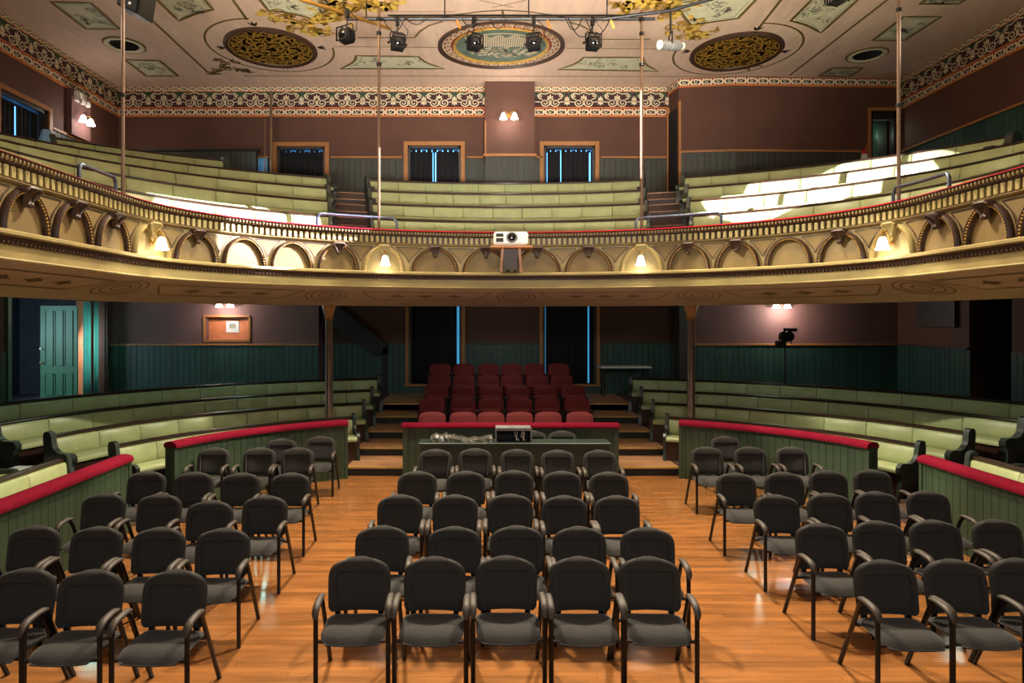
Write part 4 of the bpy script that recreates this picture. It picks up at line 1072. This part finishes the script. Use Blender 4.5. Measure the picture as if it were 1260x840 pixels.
def make_lamp():
    t = thing('stage_lantern', '', 'stage light', (0, 0, 0), 'stage lanterns on the lighting bar')
    obj('clamp', G().box(-.03, .03, -.03, .03, -.10, .05).tube([(0, 0, -.22), (0, 0, -.08)], .012, 6), M_BLACK, t)
    obj('yoke', G().tube([(-.13, 0, -.42), (-.13, 0, -.26), (-.10, 0, -.22), (.10, 0, -.22), (.13, 0, -.26), (.13, 0, -.42)], .011, 6), M_BLACK, t, smooth=True)
    bd = obj('body', G().lathe([(.02, .16), (.08, .14), (.105, .08), (.105, -.10), (.095, -.12), (.08, -.12)], (0, 0, -.42), 14, 'Y'), M_BLACK, t, smooth=True, ang=.5)
    obj('lens', G().lathe([(.08, -.115), (.06, -.135), (.001, -.145)], (0, 0, -.42), 14, 'Y'), M_LENS, bd, smooth=True)
    g = G()
    for k in range(4): g.box(-.11, .11, -.02+.045*k-.06, -.01+.045*k-.06, -.535, -.31)
    obj('cooling_fins', g, M_BLACK, bd)
    obj('gel_frame', G().box(-.12, .12, -.15, -.13, -.54, -.52).box(-.12, .12, -.15, -.13, -.32, -.30).box(-.12, -.10, -.15, -.13, -.54, -.30).box(.10, .12, -.15, -.13, -.54, -.30), M_BLACK, t)
    obj('knob', G().ball((.16, 0, -.42), .025, 6, 4).ball((-.16, 0, -.42), .025, 6, 4), M_BLACK, t)
    obj('safety_cable', G().tube([(.05, 0, .0), (.2, .02, -.15), (.17, .05, -.32), (.05, .1, -.36)], .007, 5), M_BLACK, t, smooth=True)
    return t
lamp0 = make_lamp()
lpos = [(427, 11.0, -.5), (489, 11.3, .35), (583, 11.3, .5), (657, 11.3, -.25), (729, 11.3, .2)]
lw = ['leftmost black stage lantern, on the angled pipe', 'black stage lantern just right of the left iron rod', 'black stage lantern before left part of oval medallion', 'black stage lantern before right part of oval medallion', 'black stage lantern right of the oval medallion']
for i, (px_, D, rz) in enumerate(lpos):
    x = PX(px_, D)
    if i == 0: lamp0.location = (x, D, ZBAR-.03); lamp0.rotation_euler = (0, 0, rz); lamp0['label'] = lw[0]
    else: dup(lamp0, (x, D, ZBAR-.03), rz, lw[i])
dup(lamp0, (PX(1028, 9.5), 9.5, PZ(-14, 9.5)+.3), .3, 'black stage lantern cut by the top edge at right')
# the lit profile lantern
LX, LY, LZ = PX(812, 10.9), 10.9, PZ(55, 10.9)
t = thing('profile_lantern', 'lit long silver profile lantern at right end of bar', 'stage light', (LX+.25, LY, LZ+.1))
dv = (Vector((-4.25, 10.2, 4.3))-Vector((LX, LY, LZ))).normalized()
hv = Vector((dv.x*.6-.3, dv.y-.35, dv.z*.35)).normalized()
A = Vector((LX, LY, LZ)); B = A-hv*.5
obj('barrel', G().tube([A, A-hv*.06, A-hv*.22, A-hv*.24, A-hv*.42, B], [.07, .075, .075, .09, .09, .05], 12), M_GREY, t, smooth=True, ang=.5)
obj('lens', G().tube([A+hv*.004, A+hv*.01], [.066, .05], 12), mat('lit_lens', (255, 230, 190), .4, emit=40, var=0), t)
obj('yoke', G().tube([A-hv*.25+Vector((0, .1, 0)), A-hv*.25+Vector((0, .1, .2)), A-hv*.25+Vector((0, -.1, .2)), A-hv*.25+Vector((0, -.1, 0))], .013, 6), M_BLACK, t)
Y0 = A-hv*.25; obj('clamp', G().tube([Y0+Vector((0, 0, .2)), (Y0.x, Y0.y, ZBAR+.03)], .02, 6), M_BLACK, t)
obj('pipe', G().tube([(1.6, 11.25, ZBAR-.04), (Y0.x, Y0.y, ZBAR), (5.2, 9.3, ZBAR)], .03, 8), M_BLACK, bar, smooth=True)
obj('heat_sink', G().tube([B, B-hv*.04, B-hv*.05], [.06, .06, .02], 10), M_WHITE, t)
lp = spot('profile_light', A+hv*.05, (-3.3, 10.7, 4.72), 32000, (0.90, 0.84, 1.0), 16, 0.03, 0.02)
lp2 = point('profile_glow', A+hv*.12, 30, WARM, .05)
# hanging speaker at top left
D = 9.0; x, z = PX(166, D), PZ(6, D)
t = thing('hanging_speaker', 'black line array loudspeaker hanging at top left corner', 'speaker', (x, D, z))
g = G().loft([[(x-.18, D-.15, z-.06), (x+.12, D-.15, z-.2), (x+.16, D+.2, z-.18), (x-.18, D+.2, z-.06)], [(x-.16, D-.15, z+.5), (x+.24, D-.15, z+.5), (x+.26, D+.2, z+.5), (x-.16, D+.2, z+.5)]])
obj('cabinet', g, M_BLACK, t, bevel=.015)
obj('grille', G().loft([[(x-.16, D-.16, z-.04), (x+.10, D-.16, z-.17), (x+.2, D-.16, z+.45), (x-.14, D-.16, z+.45)], [(x-.16, D-.17, z-.04), (x+.10, D-.17, z-.17), (x+.2, D-.17, z+.45), (x-.14, D-.17, z+.45)]]), M_BLACKP, t)
obj('rigging_cable', G().tube([(x, D, z+.5), (x, D, H)], .012, 6), M_BLACK, t)
obj('mounting_bolt', G().ball((x+.02, D-.17, z-.06), .02, 6, 5), M_WHITE, t)

# ------------------------------------------------------------------ projector and bracket
D = 11.27; x = PX(628, D)
t = thing('projector', 'white projector on a shelf at the centre of the balcony front', 'projector', (x, D, 4.12))
zb = PZ(303, D)
obj('case', G().box(x-.30, x+.30, D-.22, D+.12, zb, zb+.235), M_WHITE, t, bevel=.035)
obj('vent_grille', G().box(x-.26, x-.13, D-.225, D-.20, zb+.14, zb+.20).box(x-.26, x-.13, D-.225, D-.20, zb+.05, zb+.12), M_BLACKP, t)
lr = obj('lens_ring', G().lathe([(.095, 0), (.10, -.03), (.075, -.05), (.07, -.02)], (x+.015, D-.22, zb+.135), 20, 'Y'), M_GREY, t, smooth=True)
obj('lens', G().lathe([(.07, -.02), (.045, -.035), (.001, -.04)], (x+.015, D-.22, zb+.135), 16, 'Y'), M_LENS, lr, smooth=True)
obj('side_panel', G().box(x+.14, x+.27, D-.224, D-.21, zb+.03, zb+.20), M_PAPER, t)
obj('antenna_wire', G().tube([(x+.28, D, zb+.2), (x+.33, D, zb+.33)], .004, 5).tube([(x-.25, D, zb+.2), (x-.28, D, zb+.31)], .004, 5), M_GREY, t)
b = thing('projector_bracket', 'wooden shelf bracket with two legs under the projector', 'bracket', (x, D, 3.5))
obj('shelf', G().box(x-.36, x+.38, D-.24, D+.22, zb-.05, zb-.01), M_TRIM, b, bevel=.006)
for sx in (-.14, .15): obj('leg', G().loft([[(x+sx*1.25-.025, D-.1, 3.555), (x+sx*1.25+.025, D-.1, 3.555), (x+sx*1.25+.025, D-.04, 3.555), (x+sx*1.25-.025, D-.04, 3.555)], [(x+sx-.025, D-.14, zb-.05), (x+sx+.025, D-.14, zb-.05), (x+sx+.025, D-.08, zb-.05), (x+sx-.025, D-.08, zb-.05)]]), M_TRIM, b)
obj('cross_board', G().box(x-.12, x+.13, D+.0, D+.02, 3.6, zb-.05), M_DARKM, b)

# ------------------------------------------------------------------ lamp stand behind right pews
D = 14.9; x = PX(966, D)
t = thing('lamp_stand', 'black spotlight on a stand behind the right stalls pews', 'stage light', (x, D, .8))
obj('stand_pole', G().tube([(x, D, .8), (x, D, 2.15)], .022, 8), M_BLACK, t, smooth=True)
for k in range(3): obj('leg', G().tube([(x, D, 1.1), (x+.35*math.cos(k*2.1), D+.35*math.sin(k*2.1), .81)], .014, 6), M_BLACK, t)
obj('yoke', G().tube([(x-.14, D, 2.32), (x-.14, D, 2.15), (x+.14, D, 2.15), (x+.14, D, 2.32)], .014, 6), M_BLACK, t)
obj('lamp_body', G().lathe([(.06, .16), (.13, .12), (.14, -.08), (.12, -.16), (.10, -.16)], (x+.03, D, 2.33), 12, 'Y'), M_BLACK, t, smooth=True, ang=.5)
obj('barn_door', G().box(x-.13, x+.19, D-.20, D-.18, 2.44, 2.52).box(x-.17, x-.09, D-.2, D-.18, 2.22, 2.44).box(x-.19, x-.02, D-.1, D+.1, 2.05, 2.22), M_BLACK, t)

# ------------------------------------------------------------------ padded armchairs
def make_chair():
    t = thing('padded_armchair', '', 'chair', (0, 0, 0), 'charcoal padded armchairs of the stalls')
    us = [-1, -.985, -.95, -.9, -.82, -.77, -.73, -.69, -.6, -.45, -.3, -.15, 0]; us = us+[-u for u in us[-2::-1]]
    vs = [0, .012, .04, .09, .17, .3, .45, .56, .64, .69, .715, .735, .755, .785, .83, .87, .905, .935, .96, .98, .992, 1]
    def backpt(u, v, side):
        h = .388; z0 = .474; z = z0+v*h
        q = max(0.0, (v-.50)/.50); q = min(q, .972)
        wd = .240*(1-q**3.8)**(1/2.6)-.010*max(0, (.5-v)/.5)
        if v < .09: wd -= .028*(1-v/.09)**2
        edge = (1-abs(u)**7)*(1-max(0, abs(v-.5)*2)**12)
        d = .042*edge
        if side > 0:
            iu = max(0, min(1, (.75-abs(u))/.06)); iv = max(0, min(1, (.735-v)/.02))
            d -= .016*iu*iv
            if abs(v-.735) < .006 and abs(u) < .7: d -= .020
            if .72 < abs(u) < .74 and v < .72: d -= .016
        y = .16+(z-z0)*.19-.03*u*u-(d if side > 0 else -d*.7)
        return (u*wd, y, z-.012*u*u*(v**4))
    g = G(); n = len(us)
    for side in (1, -1):
        g.add([backpt(u, v, side) for v in vs for u in us], [[j*n+i, j*n+i+1, (j+1)*n+i+1, (j+1)*n+i] for j in range(len(vs)-1) for i in range(n-1)])
    obj('backrest', g, M_CHAIR, t, smooth=True, ang=1.2)
    g = G()
    for side in (1, -1):
        v = []; n = 14
        for j in range(n+1):
            q = j/n
            for i in range(n+1):
                u = -1+2*i/n; wd = .235
                if q > .70: wd *= 1-.20*((q-.70)/.30)**2.6
                if q < .1: wd *= 1-.06*((.1-q)/.1)
                x = u*wd; y = .175-.375*q-.022*(1-u*u)*max(0, q-.7)/.3
                e = (1-abs(u)**6)*(1-abs(2*q-1)**9)
                drop = (.042*((q-.6)/.4)**2 if q > .6 else 0)
                if side > 0: z = .425+.038*e-.010*math.exp(-((u/.5)**2+((q-.4)/.3)**2))-drop
                else: z = .425-.022*e-drop*.8
                v.append((x, y, z))
        f = [[j*(n+1)+i, j*(n+1)+i+1, (j+1)*(n+1)+i+1, (j+1)*(n+1)+i] for j in range(n) for i in range(n)]
        g.add(v, f)
    obj('seat', g, M_CHAIR, t, smooth=True, ang=1.2)
    for sx in (-1, 1):
        x = sx*.258
        obj('leg', G().tube([(x, -.172, 0), (x, -.172, .55), (x, -.165, .59), (x, -.14, .618)], .0175, 8), M_LEG, t, smooth=True)
        obj('leg', G().tube([(x, .335, 0), (x, .05, .59), (x, .02, .625)], .0175, 8), M_LEG, t, smooth=True)
        pr = []
        for yy, zz, hh, ww in ((-.198, .575, .008, .016), (-.190, .600, .017, .024), (-.168, .626, .022, .027), (-.12, .642, .022, .028), (-.04, .648, .021, .027), (.02, .646, .019, .025), (.055, .636, .014, .020), (.07, .630, .006, .010)):
            pr.append([(x+ww*math.cos(2*PI*k/10), yy, zz+hh*math.sin(2*PI*k/10)) for k in range(10)])
        obj('armrest', G().loft(pr), M_ARM, t, smooth=True, ang=1.0)
        obj('seat_bracket', G().box(min(x, sx*.20), max(x, sx*.20), .10, .135, .405, .42), M_LEG, t)
        obj('seat_bracket', G().box(min(x, sx*.20), max(x, sx*.20), -.18, -.155, .39, .405), M_LEG, t)
        obj('back_bracket', G().box(sx*.165-.02, sx*.165+.02, .155, .180, .40, .53), M_LEG, t)
    return t
ch0 = make_chair(); used = False
ZTOP = .862; TY = .247   # height and local y of the top of the back
def place(px_, py_, lab):
    global used
    D = (CZ-ZTOP)*F/(py_-VY); x = PX(px_, D); loc = (x, D-TY+.02, 0); rz = random.uniform(-.035, .035)
    if not used: ch0.location = loc; ch0.rotation_euler = (0, 0, rz); ch0['label'] = lab; used = True
    else: dup(ch0, loc, rz, lab)
rn = ['front', 'second', 'third', 'fourth', 'fifth', 'sixth']
centre = [[(445, 684), (535, 684), (623, 683), (712, 684), (796, 684)], [(472, 646), (559, 647), (636, 646), (712, 647), (794, 648)],
          [(493, 608), (560, 608), (627, 607), (694, 609), (758, 609)], [(514, 579), (574, 579), (632, 578), (691, 579), (748, 580)],
          [(536, 552), (585, 551), (636, 552), (686, 553), (737, 553)]]
left = [[(36, 698), (118, 700), (219, 700)], [(47, 646), (123, 647), (199, 648), (278, 649)], [(131, 606), (199, 607), (261, 615), (328, 609)],
        [(183, 579), (241, 580), (299, 581), (359, 581)], [(265, 550), (321, 550), (368, 550)], [(348, 539), (396, 536)]]
right = [[(1083, 688), (1168, 687), (1248, 686)], [(1007, 643), (1076, 640), (1145, 639), (1222, 638)], [(952, 608), (1017, 606), (1075, 604), (1138, 603)],
         [(903, 581), (962, 580), (1016, 578), (1070, 577)], [(868, 549), (921, 549), (972, 549)], [(891, 536)]]
for blk, nm in ((centre, 'centre'), (left, 'left'), (right, 'right')):
    for r, row in enumerate(blk):
        for i, (a, b) in enumerate(row):
            if len(row) == 1: lab = 'charcoal padded armchair alone in the rearmost row of the %s block' % nm
            else: lab = 'charcoal padded armchair %s from the left in the %s row of the %s block' % (ORD[i], rn[r], nm)
            place(a, b, lab)
place(655, 529.5, 'charcoal padded armchair behind the green counter, partly hidden by the case')
place(691, 529.5, 'charcoal padded armchair behind the green counter at right of the case')

# ------------------------------------------------------------------ red theatre seats
def make_red():
    t = thing('red_theatre_seat', '', 'seat', (0, 0, 0), 'red fabric tip-up seats')
    g = G(); NU, NV = 10, 10
    for side in (1, -1):
        v = []
        for j in range(NV+1):
            q = j/NV; z = .40+.43*q
            for i in range(NU+1):
                u = -1+2*i/NU; wd = .255*(1-.10*max(0, (q-.55)/.45)**2)
                if q > .8: wd *= (1-((q-.8)/.2)**2.2*.16)
                e = (1-abs(u)**5)*(1-abs(2*q-1)**8)
                zz = z+(.0 if q < 1 else 0)-(.025*abs(u)**4 if q > .9 else 0)
                v.append((u*wd, .0+.12*(q)+.02*u*u*(-1)-(.05*e if side > 0 else -.03*e), zz))
        g.add(v, [[j*(NU+1)+i, j*(NU+1)+i+1, (j+1)*(NU+1)+i+1, (j+1)*(NU+1)+i] for j in range(NV) for i in range(NU)])
    obj('backrest', g, M_REDSEAT, t, smooth=True, ang=1.2)
    obj('back_shell', G().loft([[(-.24, .03, .38), (.24, .03, .38), (.24, .06, .38), (-.24, .06, .38)], [(-.22, .14, .80), (.22, .14, .80), (.22, .165, .80), (-.22, .165, .80)]]), M_BLACK, t)
    obj('seat', G().loft([[(-.22, -.14, .40), (.22, -.14, .40), (.22, -.03, .40), (-.22, -.03, .40)], [(-.22, -.17, .62), (.22, -.17, .62), (.22, -.06, .64), (-.22, -.06, .64)]]), M_REDSEAT, t, bevel=.03)
    for sx in (-1, 1):
        obj('armrest', G().box(sx*.262-.02, sx*.262+.02, -.28, .06, .575, .605), M_PEWWOOD, t, bevel=.008)
        obj('standard', G().box(sx*.262-.015, sx*.262+.015, -.16, .02, 0, .575), M_BLACK, t)
    return t
rs0 = make_red(); ru = False
redrows = [(507, 11.85, [532, 570, 604, 639, 674, 713]), (491, 12.73, [532, 570, 604, 639, 673, 710]), (476, 13.61, [537, 570, 604, 637, 671, 705]), (461.5, 14.35, [541, 571, 601, 630, 661, 691]), (447.5, 15.1, [542, 571, 601, 629, 657, 687])]
for r, (py_, D, xs) in enumerate(redrows):
    zt = PZ(py_, D)
    for i, px_ in enumerate(xs):
        x = PX(px_, D); zf = .16*(min(r, 4)+1)
        dz = max(0, zt-.82-zf); loc = (x, D-.12, zf+(dz if dz < .12 else 0))
        lab = 'red fabric theatre seat %s from the left in the %s row of red seats' % (ORD[i], ['front', 'second', 'third', 'fourth', 'back'][r])
        if not ru: rs0.location = loc; rs0['label'] = lab; ru = True
        else: dup(rs0, loc, random.uniform(-.03, .03), lab)

# ------------------------------------------------------------------ counter before the red seats, with gear
t = thing('counter', 'long dark green counter standing in front of the red seats', 'counter', (0, 10.15, 0))
ca, cb = PX(516, 10), PX(750, 10)
obj('counter_top', G().box(ca-.01, cb+.01, 9.93, 10.3, .74, .775), M_COUNTER, t, bevel=.006)
obj('front_panel', G().box(ca+.02, cb-.02, 9.97, 10.0, 0, .74), M_COUNTER, t)
for a in (ca+.02, cb-.06): obj('side_panel', G().box(a, a+.04, 10.0, 10.28, 0, .74), M_FENCE, t)
t = thing('equipment_case', 'open grey lidded equipment case with dark interior on the counter', 'case', (PX(631, 10.12), 10.12, .775))
a, b = PX(610, 10.1), PX(653, 10.1)
obj('shell', G().box(a, b, 10.26, 10.28, .775, .99).box(a, a+.02, 10.0, 10.26, .775, .99).box(b-.02, b, 10.0, 10.26, .775, .99).box(a, b, 10.0, 10.28, .775, .79), M_BLACK, t)
obj('lid_edge', G().box(a-.01, b+.01, 9.99, 10.02, .96, 1.0).box(a-.01, a+.012, 9.985, 10.0, .78, .97).box(b-.012, b+.01, 9.985, 10.0, .78, .97).box(a, b, 10.0, 10.28, .985, 1.0), M_GREY, t)
g = G(); 
for k in range(5):
    u = a+.28+.2*random.random(); g.tube([(u, 10.05, .94), (u+random.uniform(-.06, .06), 10.03, .87), (u+random.uniform(-.1, .1), 10.02, .80)], .006, 5)
obj('loose_cables', g, M_WHITE, t)
t = thing('wrapped_bundle', 'long bundle under crumpled clear plastic on the counter', 'bundle', (PX(568, 10.1), 10.1, .775))
a, b = PX(530, 10.1), PX(606, 10.1); rings = []
for i in range(25):
    q = i/24; u = a+(b-a)*q; hh = .085+.035*math.sin(q*7)+random.uniform(-.015, .02)
    rings.append([(u, 10.13+.12*math.cos(PI*k/6)*random.uniform(.85, 1.1), .778+hh*math.sin(PI*k/6)*random.uniform(.85, 1.1)) for k in range(7)])
obj('plastic_cover', G().loft(rings), M_WRAP, t)
# step crate by the left side aisle
x = PX(33, 9.0); t = thing('step_block', 'small grey white step block in the left side aisle', 'step', (-7.0, 9.0, .32))
obj('block', G().box(-7.2, -6.85, 8.75, 9.1, .32, .62), M_PAPER, t, bevel=.01)
